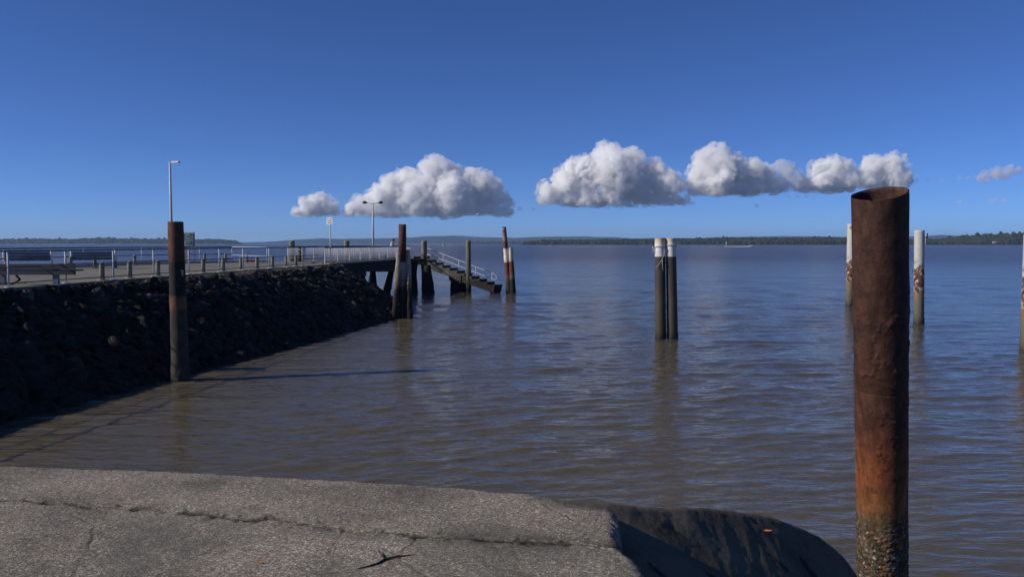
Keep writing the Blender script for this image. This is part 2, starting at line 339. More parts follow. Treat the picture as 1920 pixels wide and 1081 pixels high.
# ------------------------------------------------------------------ clouds (lit volumes, 12 km out)
def cloud_mat(name, dens, col=(1,1,1)):
    m = bpy.data.materials.new(name); m.use_nodes = True; nt = m.node_tree; nt.nodes.clear()
    out = nt.nodes.new('ShaderNodeOutputMaterial'); v = nt.nodes.new('ShaderNodeVolumePrincipled')
    v.inputs['Color'].default_value = (*col, 1); v.inputs['Density'].default_value = dens; v.inputs['Anisotropy'].default_value = 0.
    nt.links.new(v.outputs[0], out.inputs['Volume']); return m
def wisp_mat(name, dens, scale, lo, hi):
    m = cloud_mat(name, dens); nt = m.node_tree; v = nt.nodes['Principled Volume']
    tc = nd(nt, 'NewGeometry'); n1 = nd(nt, 'TexNoise', Scale=scale, Detail=4., Roughness=.6); nt.links.new(tc.outputs['Position'], n1.inputs['Vector'])
    mr = nd(nt, 'MapRange'); mr.inputs['From Min'].default_value = lo; mr.inputs['From Max'].default_value = hi; mr.inputs['To Max'].default_value = dens
    nt.links.new(n1.outputs[0], mr.inputs['Value']); nt.links.new(mr.outputs[0], v.inputs['Density']); return m
CM = wisp_mat('cumulus', .05, .0045, .28, .62); CMF = wisp_mat('cloud_edge', .02, .007, .44, .68); CM2 = cloud_mat('thin_cloud', .008, (.9,.92,.96)); CM3 = wisp_mat('faint_cloud', .009, .006, .4, .7)
def cloud(blobs, base, m, rough=1.0, flat=1.0, vox=20, fringe=None):
    YC = 12000.; S = YC/F
    if m is CM and fringe is None:
        x0 = min(b[0]-b[2]*.6 for b in blobs); x1 = max(b[0]+b[2]*.5 for b in blobs); k = max(3, int((x1-x0)/11)); e = []
        for i in range(k+1):
            t = i/k; e.append((x0+(x1-x0)*t, base-5-4*math.sin(math.pi*t)+random.uniform(-2, 2), 5.5+7*math.sin(math.pi*t)+random.uniform(-1.5, 1.5)))
        blobs = blobs+e
    off = Vector((0,0,0)) if fringe is None else Vector((400, 90, 70))
    bm = bmesh.new()
    for i, (px, py, r) in enumerate(blobs):
        p = at(px, py, YC+random.uniform(-.6, .6)*r*S*1.2)
        bmesh.ops.create_icosphere(bm, subdivisions=3, radius=r*S*(.93 if m is CM else 1), matrix=Matrix.Translation(p) @ Matrix.Diagonal((1, 1.1, flat, 1)))
    me = bpy.data.meshes.new('t'); bm.to_mesh(me); bm.free(); o = bpy.data.objects.new('t', me); C.objects.link(o)
    md = o.modifiers.new('r', 'REMESH'); md.mode = 'VOXEL'; md.voxel_size = vox
    dg = bpy.context.evaluated_depsgraph_get(); me2 = bpy.data.meshes.new_from_object(o.evaluated_get(dg)); bpy.data.objects.remove(o)
    nv = len(me2.vertices); V = np.empty(nv*3, np.float32); me2.vertices.foreach_get('co', V); V = V.reshape(-1, 3)
    N = np.empty(nv*3, np.float32); me2.vertices.foreach_get('normal', N); N = N.reshape(-1, 3)
    zb = at(960, base, YC).z
    d = np.array([(1-abs(mnoise.noise(Vector(p)/170.))*2)*60+(1-abs(mnoise.noise(Vector(p)/72.+Vector((9,3,1))))*2)*42+fb(Vector(p)/34., 3)*30 for p in V+np.array(off)])*rough
    V = V+N*(d-(48 if fringe is None else 0)*rough)[:, None]
    zb = zb+np.array([fb(Vector((p[0]/800., p[1]/800., 2)), 4) for p in V])*55; low = V[:, 2] < zb; V[low, 2] = zb[low]+(V[low, 2]-zb[low])*.35
    me2.vertices.foreach_set('co', V.ravel().astype(np.float32)); me2.update(); me2.name = 'cloud'
    me2.materials.clear(); me2.materials.append(m)
    o = bpy.data.objects.new('cloud' if fringe is None else 'cloud_fringe', me2); C.objects.link(o)
    if fringe is not None: o.parent = fringe; return o
    tag(o, kind='structure')
    if m is CM: cloud([(b[0], b[1], b[2]*1.04+2) for b in blobs], base+3, CMF, .9, 1.0, 30, o)
    return o
cloud([(563,396,9),(578,387,13),(593,381,15),(608,384,14),(620,391,10),(595,392,14)], 401, CM)
cloud([(662,392,12),(680,385,16),(700,378,18),(718,368,20),(735,350,20),(760,345,23),(785,365,34),(813,318,20),(833,318,12),(845,332,20),(850,365,36),(885,342,20),(902,345,20),(930,350,9),(905,372,26),(935,374,15),(950,378,8),(745,385,17),(820,385,18),(880,388,13),(820,340,26)], 402, CM)
cloud([(1026,356,13),(1042,360,16),(1068,337,24),(1072,315,13),(1098,328,30),(1138,296,23),(1152,322,38),(1183,306,21),(1192,338,36),(1230,337,25),(1228,314,11),(1255,346,19),(1275,350,10),(1095,362,19),(1150,368,18)], 381, CM)
cloud([(1345,300,24),(1322,303,18),(1372,314,21),(1314,330,20),(1350,335,28),(1380,336,24),(1306,350,11),(1412,320,17),(1433,330,15),(1447,345,13),(1410,345,15)], 362, CM)
cloud([(1462,312,14),(1476,322,17),(1490,336,18),(1506,344,13),(1500,350,12),(1470,345,13)], 361, CM2)
cloud([(1532,316,12),(1545,318,14),(1562,312,14),(1580,318,14),(1550,335,17),(1587,338,14),(1530,344,12),(1512,348,9)], 357, CM)
cloud([(1637,314,18),(1660,316,18),(1682,299,9),(1622,330,14),(1685,323,15),(1700,337,9),(1650,334,14),(1605,342,8)], 350, CM)
cloud([(1845,332,9),(1868,326,12),(1890,322,11),(1908,320,7)], 341, CM2)
for bl, b_ in (([(1478,368,5),(1495,367,6),(1512,367,6),(1527,368,4)], 373), ([(1455,352,9),(1475,352,10),(1500,351,9),(1520,351,8)], 362), ([(1598,347,8),(1612,346,9)], 353), ([(1278,352,8),(1292,353,8),(1304,354,8)], 363), ([(630,397,7),(645,397,8),(660,396,7)], 403), ([(1800,334,5),(1815,334,6),(1830,334,6)], 339), ([(1858,378,6),(1872,375,7),(1884,377,5)], 383), ([(1788,380,5),(1800,378,5)], 384),
               ([(1272,380,8),(1285,377,9),(1297,381,7)], 387), ([(1120,391,5),(1140,388,6),(1165,387,7),(1190,386,8),(1210,385,7),(1226,387,5)], 393),
               ([(1405,386,5),(1420,385,6),(1437,387,4)], 391), ([(1715,338,7),(1740,338,6),(1760,338,7)], 345), ([(900,392,7),(925,388,10),(950,388,8),(975,392,5),(1000,392,4)], 398)):
    cloud(bl, b_, CM3, .35, .75, 16)

# ------------------------------------------------------------------ haze
hz = MB().box((0, 2000, 74), (26000, 21000, 152)).build('haze', None); tag(hz, kind='stuff')
hm = cloud_mat('haze_air', 0.00008, (.48,.70,1.)); hm.node_tree.nodes['Principled Volume'].inputs['Anisotropy'].default_value = .1; hz.data.materials.append(hm)

# ------------------------------------------------------------------ hills and far shores
M['hill'] = surf('forested_hill_air_blue', [(.010,.016,.022), (.016,.024,.03)], .004, 1., 0, patches=[((.08,.08,.075), .0035, .66, .05)])  # blue of the distant air mixed into the hills' base colour
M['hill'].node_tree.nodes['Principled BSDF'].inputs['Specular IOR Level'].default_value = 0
def hills(prof, D, depth, name='hills'):
    px = np.arange(prof[0][0], prof[-1][0]+1, 3.); ys = np.interp(px, [p[0] for p in prof], [p[1] for p in prof])
    T = np.linspace(0, 1, 26); V = []
    for t in T:
        Yc = D+(t-.5)*depth*2; sh = max(0, 1-abs(t-.5)*2)**.8
        for i, p in enumerate(px):
            X = (p-960)/F*D; zt = at(p, ys[i], D).z
            nz = fb(Vector((X/700, Yc/700, 3)), 5)*8+fb(Vector((X/180, Yc/180, 1)), 3)*3
            V.append((X, Yc, max(-1, (zt+1)*sh-1+nz*sh*(1 if t != .5 else .35))))
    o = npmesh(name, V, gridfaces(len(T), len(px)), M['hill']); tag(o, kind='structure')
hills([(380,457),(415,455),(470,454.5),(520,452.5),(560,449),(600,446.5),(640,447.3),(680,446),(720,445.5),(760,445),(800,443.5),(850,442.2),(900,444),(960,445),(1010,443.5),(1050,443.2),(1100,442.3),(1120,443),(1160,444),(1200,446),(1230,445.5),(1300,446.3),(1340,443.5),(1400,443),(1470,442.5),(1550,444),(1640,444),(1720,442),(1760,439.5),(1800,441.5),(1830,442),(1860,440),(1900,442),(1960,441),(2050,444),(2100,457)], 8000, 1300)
M['wood'] = surf('far_foliage', [(.012,.018,.011), (.028,.036,.02), (.05,.058,.032)], .05, 1., 0)
M['wood'].node_tree.nodes['Principled BSDF'].inputs['Specular IOR Level'].default_value = .05
M['sand'] = surf('beach_sand', [(.35,.31,.25), (.45,.4,.33)], .02, 1., 0)
M['bank'] = surf('shore_earth', [(.05,.045,.03), (.07,.06,.04)], .02, 1., 0)
ico = bmesh.new(); bmesh.ops.create_icosphere(ico, subdivisions=1, radius=1); IV = np.array([v.co[:] for v in ico.verts]); IF = np.array([[v.index for v in f.verts] for f in ico.faces]); ico.free()
def wood(name, prof, D, depth, rad, n, m, zground=.5):
    V = []; Fc = []; xs = [p[0] for p in prof]; ys = [p[1] for p in prof]; k = 0
    for i in range(n):
        p = random.uniform(xs[0], xs[-1]); t = random.random()**1.6; yt = np.interp(p, xs, ys)
        X = (p-960)/F*D; zt = at(p, yt, D).z; Yc = D+t*depth
        h = zground+(zt-zground)*(.6+.5*min(1, t*1.8+.15*random.random()))*random.uniform(.85, 1.1)
        if random.random() < .04: h *= 1.18
        r = rad*random.uniform(.6, 1.3)
        rot = np.array(Matrix.Rotation(random.uniform(0, 6.28), 3, 'Z'))
        for q in range(2):
            zz = max(r*.4, h-r*.8) if q == 0 else max(r*.3, (h-r)*random.uniform(.3, .75))
            W_ = (IV*rng.uniform(.7, 1.3, IV.shape)*np.array([r, r, r*random.uniform(.7, 1.05)])) @ rot.T + np.array([X+random.uniform(-r, r)*q, Yc-q*r*.6, zz])
            V.append(W_); Fc.append(IF+k); k += len(IV)
    o = npmesh(name, np.concatenate(V), np.concatenate(Fc), m, smooth=False)
    return tag(o, kind='stuff')
def strip(name, x0, x1, D, depth, z, m):
    px = np.linspace(x0, x1, 160); V = []
    for t in (0, .02, .1, 1):
        for i, p in enumerate(px):
            V.append(((p-960)/F*D, D+t*depth-8+6*math.sin(p*.11)+4*math.sin(p*.37), (-.4, z*.6, z, z)[(0, .02, .1, 1).index(t)]))
    o = npmesh(name, V, gridfaces(4, len(px)), m); return tag(o, kind='structure')
strip('mangrove_shore', 975, 2150, 1980, 500, .8, M['bank'])
wood('mangrove_wood', [(985,455.5),(1000,452),(1030,450.5),(1080,450),(1150,449.5),(1230,449),(1300,447.5),(1400,446.5),(1500,446.5),(1590,445.5),(1640,446.5),(1740,449),(1850,448.5),(1875,446),(1900,441.5),(1960,439),(2140,440)], 2000, 260, 5.5, 5200, M['wood'])
wood('mainland_wood', [(880,456.5),(930,455),(1010,452.5),(1080,451.5),(1200,452),(1300,452)], 4200, 300, 9, 900, M['wood'])
strip('island_shore', -260, 425, 3480, 400, .9, M['sand'])
wood('island_wood', [(-250,448),(-60,448.5),(0,448.8),(30,448),(60,449.5),(90,448),(110,449),(130,446.8),(160,446),(190,447),(240,448),(270,448.5),(300,447.5),(330,449.5),(370,449),(400,450),(412,452),(418,455.5)], 3500, 260, 8, 2600, M['wood'])

# ------------------------------------------------------------------ small far craft
def boat_proto(name, label, length=7., cabin=True, mast=0, sail=False):
    root = empty(name, (0,0,0), label=label, cat='boat')
    m = MB(); L = length; n = 12; vs = []
    for i in range(n+1):
        t = i/n; x = (t-.5)*L; wd = L*.16*(1-max(0, t-.45)**2*3.2); wd = max(wd, .02); sh = .09*L+.05*L*t*t
        vs += [(x, -wd, sh), (x, -wd*.75, -.15), (x, 0, -.3), (x, wd*.75, -.15), (x, wd, sh)]
    fs = [(i*5+j, i*5+j+1, (i+1)*5+j+1, (i+1)*5+j) for i in range(n) for j in range(4)]
    fs += [(i*5+4, i*5, (i+1)*5, (i+1)*5+4) for i in range(n)]+[(0,1,2,3,4)]
    m.add(vs, fs, False); m.build('hull', M['white'], root)
    if cabin:
        c = MB(); c.add([(-.22*L,-.1*L,.09*L),(.2*L,-.09*L,.1*L),(.2*L,.09*L,.1*L),(-.22*L,.1*L,.09*L),(-.2*L,-.09*L,.24*L),(.08*L,-.08*L,.24*L),(.08*L,.08*L,.24*L),(-.2*L,.09*L,.24*L)],
              [(0,1,5,4),(1,2,6,5),(2,3,7,6),(3,0,4,7),(4,5,6,7)]); c.build('cabin', M['white'], root)
        for s_ in (-1, 1): wn = MB(); wn.box((-.06*L, s_*.1*L, .18*L), (.2*L, .02, .05*L)); wn.build('window', M['dark'], root)
    if mast:
        mm = MB(); mm.tube([(.05*L,0,.1*L), (.05*L,0,mast)], [.24, .18], 8); mm.tube([(.05*L,0,.22*L), (-.4*L,0,.2*L)], .09, 6); mm.build('mast', M['white'], root)
    if sail:
        s_ = MB(); s_.add([(.03*L,.03,.24*L),(-.36*L,.03,.22*L),(.03*L,.03,mast*.97),(.03*L,-.03,.24*L),(-.36*L,-.03,.22*L),(.03*L,-.03,mast*.97)], [(0,1,2),(5,4,3),(0,3,4,1),(1,4,5,2),(0,2,5,3)]); s_.build('sail', M['sail'], root)
    return root
def copy_tree(o, parent=None):
    c = o.copy(); C.objects.link(c)
    if parent: c.parent = parent
    for ch in o.children: copy_tree(ch, c)
    return c
sb = boat_proto('sailing_boat', 'white sailing boat with tall mast, far out behind the landing stairs', 9, True, 14.5, True)
sb.location = at(832.5, 460, 1400)*1; sb.location.z = 0; sb.rotation_euler.z = R(55)
spb = boat_proto('speedboat', 'small white speedboat racing right ahead of its long white wake', 6.2, True)
p = onz(1410, 462.3, 0); spb.location = p; spb.location.z = .25; spb.rotation_euler = (0, R(-4), R(3))
D_s = p.y
wk = MB(); x1 = p.x-2.5; x0 = (1357-960)/F*D_s; n = 80; vs = []
for i in range(n+1):
    t = i/n; x = x1+(x0-x1)*t; wd = (.5+2.2*t)*(1+.3*math.sin(i*1.7)); hgt = (.75 if i < 6 else .42)*(1-.5*t)*(1+.5*math.sin(i*2.3)*math.sin(i*.7))
    vs += [(x, D_s-wd, -.05), (x, D_s-wd*.4, max(.05, hgt)), (x, D_s+wd*.4, max(.05, hgt*.9)), (x, D_s+wd, -.05)]
wk.add(vs, [(i*4+j, (i+1)*4+j, (i+1)*4+j+1, i*4+j+1) for i in range(n) for j in range(3)], True)
tag(wk.build('wake', M['foam']), kind='stuff')
mb = boat_proto('moored_boat', 'white motor yacht lying off the wooded island at the far left', 10)
mb['group'] = 'distant boats'
mb.location = onz(16, 458.6, 0)
mb.location = Vector(mb.location)*.55 if mb.location.y > 3200 else mb.location
places = [(238,457.9,'tiny white boat off the island beach, left of the tall rusty pile by the rocks'), (271,457.9,'tiny white boat off the island, a little left of the rusty pile top'), (306,457.9,'tiny white boat off the island, just beside the rusty pile top'),
          (978,458.2,'leftmost speck of a white boat right of the outer red and white pile'), (982.5,458.2,'second of the tiny white boats right of the outer red and white pile'), (994.5,458.2,'tiny white boat, left of a close pair off the mangrove point'), (998,458.2,'tiny white boat, right of a close pair off the mangrove point'),
          (1028,460.2,'low white boat in front of the mangroves, just right of the white beacon'), (1032,460.2,'low white boat, second right of the white beacon at the mangroves'), (1075,460,'single low boat before the mangroves midway to the banded pile pair'), (1205,460,'single low boat before the mangroves just left of the banded pile pair')]
for px, py, lab in places:
    c = copy_tree(mb); q = onz(px, py, 0); c.location = q; c.rotation_euler.z = random.uniform(-.5, .5); c['label'] = lab
    s_ = min(1.1, 2.4*q.y/F/10*1.35); c.scale = (s_,)*3
bc = empty('beacon', onz(1013.7, 459, 0), label='white channel beacon tower off the tip of the mangrove shore', cat='beacon')
m = MB(); m.tube([(0,0,-1), (0,0,3.5), (0,0,7)], [2.2, 1.6, .5], 10); m.build('tower', M['white'], bc); m = MB(); m.tube([(0,0,7), (0,0,9)], .45, 8); m.build('lantern', M['white'], bc)
mk = empty('channel_marker', (at(1359, 463, D_s).x, D_s-6, 0), label='thin white channel marker post where the speedboat wake begins', cat='marker')
m = MB(); m.tube([(0,0,-1), (0,0,6)], .3, 8); m.build('post', M['white'], mk)
m = MB(); m.beam((0,0,6), (1.6,0,8.2), .25, .3); m.beam((1.6,0,8.2), (.7,0,10), .2, .2); m.build('topmark', M['dark'], mk)
m2 = empty('navigation_pole', (at(1735, 456, 1500).x, 1500, 0), label='thin white pole off the mangroves just right of the middle white pile', cat='marker')
m = MB(); m.tube([(0,0,-1), (0,0,19)], .35, 8); m.build('post', M['white'], m2); m = MB(); m.box((-2,0,13), (4,.3,.5)); m.build('arm', M['red'], m2)
hs = empty('house', (at(1871, 455, 1960).x, 1975, 4), label='pale roofed house among the trees on the far right shore', cat='house')
m = MB(); m.box((0,0,1.5), (7,6,3)); m.build('wall', M['kerb'], hs)
m = MB(); m.add([(-4.2,-3.5,3),(4.2,-3.5,3),(4.2,3.5,3),(-4.2,3.5,3),(-4.2,0,4.6),(4.2,0,4.6)], [(0,1,5,4),(2,3,4,5),(0,4,3),(1,2,5)]); m.build('roof', M['kerb'], hs)

# ------------------------------------------------------------------ breakwater
def ex(D): return -17.11+.1255*D             # outer (harbour side) edge of the path
ZP = 2.75
far = [(-24.5,6), (-24,20), (-23.5,36), (-23,42.6), (-22.3,48), (-20,51.2), (-18.7,53.4), (-15.6,53.9)]
pm = MB(); top = [(ex(6)+.1,6), (ex(20)+.1,20), (ex(48)+.1,48), (ex(53.9)+.1,53.9)]
poly = top+far[::-1]; n = len(poly)
pm.add([(x, y, ZP) for x, y in poly]+[(x, y, ZP-.35) for x, y in poly], [tuple(range(n))]+[(i+n, (i+1) % n+n, (i+1) % n, i) for i in range(n)])
tag(pm.build('path', M['conc_path']), kind='structure')
km = MB(); q = [(-22.9,36), (-22.6,42.6), (-21.9,47.6), (-19.8,50.6), (-18.4,52.7), (-15.9,53.3)]
for a, b in zip(q[:-1], q[1:]): km.beam((*a, ZP+.06), (*b, ZP+.06), .22, .12)
tag(km.build('kerb', M['kerb']), kind='structure')
# section through the bank: (offset from edge, height) as functions of D; D>46 sweeps round the head
def ledge(D): return .12+1.1*min(1, max(0, (D-24)/9))
def toe(D): return 3.1+2.3*min(1, max(0, (D-17)/25))
def bank_pt(s, t):
    # s in metres along the edge from D=6; t 0..1 down the slope
    Dm = 6+s; head = 46.5
    if Dm <= head: base = Vector((ex(Dm), Dm)); out = Vector((.992,-.124)); D = Dm
    else:
        phi = (Dm-head)/5.0; phi = min(phi, 2.6); D = head
        base = Vector((ex(head)-.3*phi, head+.9*phi)); out = Vector((math.cos(phi-.124), math.sin(phi-.124)))
    Lw, Tw = ledge(D), toe(D)
    if t < .2: off = Lw*t/.2; z = ZP-.03-.17*t/.2
    else:
        u = (t-.2)/.8; off = Lw+(Tw+1.2-Lw)*u; z = (ZP-.20)*(1-u)**1.05-.75*u
    return base+out*off, z, out
S = np.arange(0, 53.5, .22); T = np.linspace(0, 1, 46); V = []
for s in S:
    for t in T:
        b_, z, o_ = bank_pt(s, t); a = .05+.34*min(1, max(0, (t-.08)*4))
        if t == 0: a = 0
        nz = fb(Vector((b_.x*1.1, b_.y*1.1, z)), 5)
        V.append((b_.x+o_.x*nz*a*.6, b_.y+o_.y*nz*a*.6, z+nz*a*.7))
M['slope'] = M['rock']
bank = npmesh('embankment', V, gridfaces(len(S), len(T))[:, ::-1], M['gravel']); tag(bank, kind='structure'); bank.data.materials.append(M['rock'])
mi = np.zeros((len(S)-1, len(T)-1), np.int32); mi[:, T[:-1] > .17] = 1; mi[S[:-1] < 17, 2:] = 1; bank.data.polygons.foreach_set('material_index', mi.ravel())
V = []; FP = far+[(-12.5, 53.9), (-11, 53)]
for (x, y) in FP:
    dx, dy = (-1, 0) if y < 50 else (-.3, .95)
    V += [(x, y, ZP-.1), (x+dx*1.2, y+dy*1.2, 1.9), (x+dx*4.5, y+dy*4.5, -.6)]
fo = npmesh('seaward_bank', V, gridfaces(len(FP), 3), M['gravel']); tag(fo, kind='structure')
# boulders
protos = []
for k in range(9):
    bm = bmesh.new(); bmesh.ops.create_icosphere(bm, subdivisions=3, radius=.5)
    planes = [(Vector((random.gauss(0,1), random.gauss(0,1), random.gauss(0,1))).normalized(), random.uniform(.28, .42)) for _ in range(9)]
    for v in bm.verts:
        p = v.co.copy()
        for nrm, dd in planes:
            e = p.dot(nrm)-dd
            if e > 0: p -= nrm*e*.93
        p += p.normalized()*fb(p*3.2+Vector((k*7,0,0)), 4)*.05
        v.co = p
    me = bpy.data.meshes.new('boulder'); bm.to_mesh(me); bm.free(); me.materials.append(M['rock']); protos.append(me)
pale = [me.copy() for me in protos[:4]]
for me in pale: me.materials.clear(); me.materials.append(M['rock_sunlit_tone'])
spots = []
s = 8.0
while s < 52.5:
    nrow = 8
    for r_ in range(nrow):
        t = .16+.80*(r_+random.uniform(.1, .9))/nrow; spots.append((s+random.uniform(-.45, .45), t))
    s += .92 if s < 40 else .8
grp = 'boulders of the breakwater slope'; lb = 'dark angular boulder in the shaded rock slope below the path'
def put_boulder(me, s, t, size, lab):
    b_, z, o_ = bank_pt(s, t)
    o = bpy.data.objects.new('boulder', me); C.objects.link(o)
    o.location = (b_.x, b_.y, z-size*.08); o.rotation_euler = [random.uniform(0, 6.28) for _ in range(3)]
    o.scale = (size*random.uniform(.85, 1.3), size*random.uniform(.8, 1.1), size*random.uniform(.6, .9)); tag(o, lab, 'boulder', grp); return o
random.shuffle(spots)
big = sorted(spots[:], key=lambda q: q[0])
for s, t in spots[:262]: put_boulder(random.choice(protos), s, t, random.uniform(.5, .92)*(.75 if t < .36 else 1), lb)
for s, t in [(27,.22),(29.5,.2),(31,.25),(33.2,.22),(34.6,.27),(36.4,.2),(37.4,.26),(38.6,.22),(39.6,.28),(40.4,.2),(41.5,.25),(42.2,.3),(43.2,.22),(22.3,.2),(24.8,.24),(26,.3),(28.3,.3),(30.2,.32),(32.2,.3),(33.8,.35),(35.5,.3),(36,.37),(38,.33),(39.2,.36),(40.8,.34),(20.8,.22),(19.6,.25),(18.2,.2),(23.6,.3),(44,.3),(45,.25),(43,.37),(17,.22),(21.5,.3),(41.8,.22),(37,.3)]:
    put_boulder(random.choice(pale), s, t, random.uniform(.3, .62), 'rough stone at the lip of the rock slope, coloured paler to look sunlit')
rest = MB()
small = [(random.uniform(8, 53), random.uniform(.12, .99)) for _ in range(6500)]
V = []; Fc = []; k = 0
for (s, t) in spots[262:]+small:
    b_, z, o_ = bank_pt(s, t); sz = random.uniform(.10, .3)*(1 if t > .3 else .6)
    rot = np.array(Matrix.Rotation(random.uniform(0, 6.28), 3, 'Z') @ Matrix.Rotation(random.uniform(0, 6.28), 3, 'X'))
    W_ = (IV*rng.uniform(.65, 1.15, IV.shape)*sz*np.array([1.2, .9, .7])) @ rot.T+np.array([b_.x, b_.y, z+sz*.15]); V.append(W_); Fc.append(IF+k); k += len(IV)
tag(npmesh('rubble', np.concatenate(V), np.concatenate(Fc), M['rock'], smooth=False), kind='stuff')
# mud shoal off the head
V = []; nx, ny = 40, 60
for i in range(ny):
    for j in range(nx):
        x = -12+7.2*j/(nx-1); y = 41+17*i/(ny-1); e = 1-((x+10.3)/4.3)**2-((y-49.5)/7.5)**2
        V.append((x, y, min(.55, e*.8)-.12+.08*fb(Vector((x, y, 0)), 4)))
tag(npmesh('mud_shoal', V, gridfaces(ny, nx), M['rock']), kind='structure')

# ------------------------------------------------------------------ fences
def rail_fence(name, label, pts, ztop, rails, post_r, posts_at, loc, base=True, m_post='galv', m_rail='rail', toprail=2):
    root = empty(name, (loc[0], loc[1], ZP), label=label, cat='fence'); L0 = Vector((loc[0], loc[1], ZP))
    for (x, y) in posts_at:
        m = MB(); m.tube([(x-L0.x, y-L0.y, 0), (x-L0.x, y-L0.y, ztop-ZP)], post_r, 10)
        if base: m.tube([(x-L0.x, y-L0.y, .0), (x-L0.x, y-L0.y, .025)], .11, 12)
        m.build('post', M[m_post], root)
    for zz, rr in rails:
        m = MB(); m.tube([(x-L0.x, y-L0.y, zz-ZP) for x, y in pts], rr, 8); m.build('rail', M[m_rail], root)
    return root
Dp = [12.9, 15.3, 17.7, 20.1] + [17.11/(.1255+(960-px)/1500) for px in (15,123,212.5,288,354,411.5,456,505,540,567)]
rail_fence('railing', 'grey two-rail handrail along the near edge of the path above the rocks', [(ex(10), 10), (ex(46.6), 46.6)], 3.78, [(3.78,.022), (3.32,.014), (2.87,.014)], .026, [(ex(d), d) for d in Dp], (ex(25), 25))
fp = [(-23.3,22), (-23.2,36), (-22.8,42.6), (-22.2,48), (-19.9,51), (-18.6,53.2), (-15.0,48.6)]
fp = fp[:6]
rail_fence('railing', 'light grey handrail along the far seaward edge of the path behind the benches', fp, 3.76, [(3.76,.03), (3.3,.022), (2.95,.022)], .025, [(-23.28,26),(-23.25,31),(-23.2,36),(-22.8,42.6),(-22.2,48),(-19.9,51),(-18.6,53.2)], (-22.8,42.6), False)
rail_fence('railing', 'short pale handrail panel standing behind the rear bollards left of the jetty gate', [(-18.6,53.2), (-14.9,48.7)], 3.76, [(3.76,.022), (3.22,.02)], .025, [(-14.9,48.7)], (-14.9,48.7), False, m_rail='galv', m_post='galv')
def baluster_fence(name, label, p0, p1, n_bay, zt=3.76):
    root = empty(name, (p0[0], p0[1], ZP), label=label, cat='fence'); a = Vector((0,0,0)); b = Vector((p1[0]-p0[0], p1[1]-p0[1], 0)); h = zt-ZP
    m = MB(); m.beam(a+Vector((0,0,h)), b+Vector((0,0,h)), .06, .07); m.build('top_rail', M['rail'], root)
    m = MB(); m.beam(a+Vector((0,0,.12)), b+Vector((0,0,.12)), .045, .05); m.build('bottom_rail', M['rail'], root)
    for i in range(n_bay+1):
        q = a+(b-a)*i/n_bay; m = MB(); m.box((q.x, q.y, (h-.04)/2), (.065, .065, h-.04)); m.build('post', M['white'], root)
    for i in range(n_bay):
        m = MB(); L = (b-a).length/n_bay; k = int(L/.115)
        for j in range(1, k):
            q = a+(b-a)*(i+j/k)/n_bay; m.tube([(q.x, q.y, .14), (q.x, q.y, h-.035)], .0115, 6)
        m.build('baluster_panel', M['galv'], root)
    return root
baluster_fence('baluster_fence', 'white baluster fence along the near side of the jetty, ending at the timber dolphin', (ex(47.6), 47.6), (ex(67.6), 67.6), 9)
def ef(D): return ex(D)-4.7
baluster_fence('baluster_fence', 'white baluster fence along the far side of the jetty, starting behind the bollards', (ef(53.9), 53.9), (ef(72), 72), 8)

# ------------------------------------------------------------------ bollards
bp = empty('bollard', (0,0,0), label='x', cat='bollard', group='timber bollards along the path')
m = MB(); pts = [(0,0,-.05), (0,0,.3), (0,0,.55), (0,0,.59), (0,0,.605)]; m.tube(pts, [.085,.083,.082,.07,.03], 14); m.build('post', M['bollard'], bp)
m = MB(); m.tube([(0,0,0), (0,0,.025)], .17, 14); m.build('base_collar', M['kerb'], bp)
words = ['first', 'second', 'third', 'fourth', 'fifth', 'sixth', 'seventh', 'eighth']
near = [(191,-1,2),(243,-1,1),(296,-1,0),(381,1,0),(418.5,1,1),(452,1,2),(482,1,3),(511,1,4),(537,1,5),(555,1,6)]
firstb = True
def put_bollard(x, y, lab, grp_):
    global firstb
    o = bp if firstb else copy_tree(bp); firstb = False
    o.location = (x, y, ZP); o['label'] = lab; o['group'] = grp_; o.rotation_euler.z = random.uniform(0, 6)
for px, sd, k in near:
    d = 17.35/(.1255+(960-px)/1500); put_bollard((px-960)/1500*d, d, f"squat timber bollard on the path's near edge, {words[k]} {'left' if sd < 0 else 'right'} of the tall rusty pile", 'bollards along the near edge of the path')
fb_ = [(133,503.5,'beside the left arm of the right bench'), (178,502,'seen under the backrest of the right bench'), (216,502,'just right of the right bench'), (253,497,'standing alone right of the right bench'), (384,492.6,'first right of the notice board'), (423,492.6,'second right of the notice board'), (463,492.6,'third right of the notice board')]
for px, py, t in fb_:
    q = onz(px, py, ZP); put_bollard(q.x, q.y, f"dark bollard on the path's far edge, {t}", 'bollards along the far edge of the path')

# ------------------------------------------------------------------ benches
def bench(label, loc, rz, first=None):
    if first is not None:
        c = copy_tree(first); c.location = loc; c.rotation_euler.z = rz; c['label'] = label; return c
    r = empty('bench', loc, rz, label=label, cat='bench', group='aluminium benches on the path')
    # local: length along x, seat faces +y (away from the camera)
    for i in range(3):
        m = MB(); m.box((0, -.14-.015*i, .50+.135*i), (2.0, .03, .125)); m.build('back_plank', M['alu'], r)
    for i in range(3):
        m = MB(); m.box((0, -.02+.14*i, .43), (2.0, .13, .035)); m.build('seat_plank', M['alu'], r)
    for s_ in (-1, 1):
        m = MB(); x = s_*.98
        m.tube([(x,.42,.40), (x,.2,.385), (x,.0,.37), (x,-.10,.40), (x,-.14,.46), (x,-.19,.62), (x,-.22,.86), (x,-.19,.91)], .048, 8); m.build('side_frame', M['alu_bright'], r)
        m = MB(); m.tube([(x,.1,0), (x,.1,.38)], .03, 8); m.box((x,.1,.01), (.14,.3,.02)); m.build('leg', M['galv'], r)
    return r
b1 = bench('aluminium bench across the path, left of the two with curved side frames', at(54, 506, 38.5), R(26))
b1.location.z = ZP
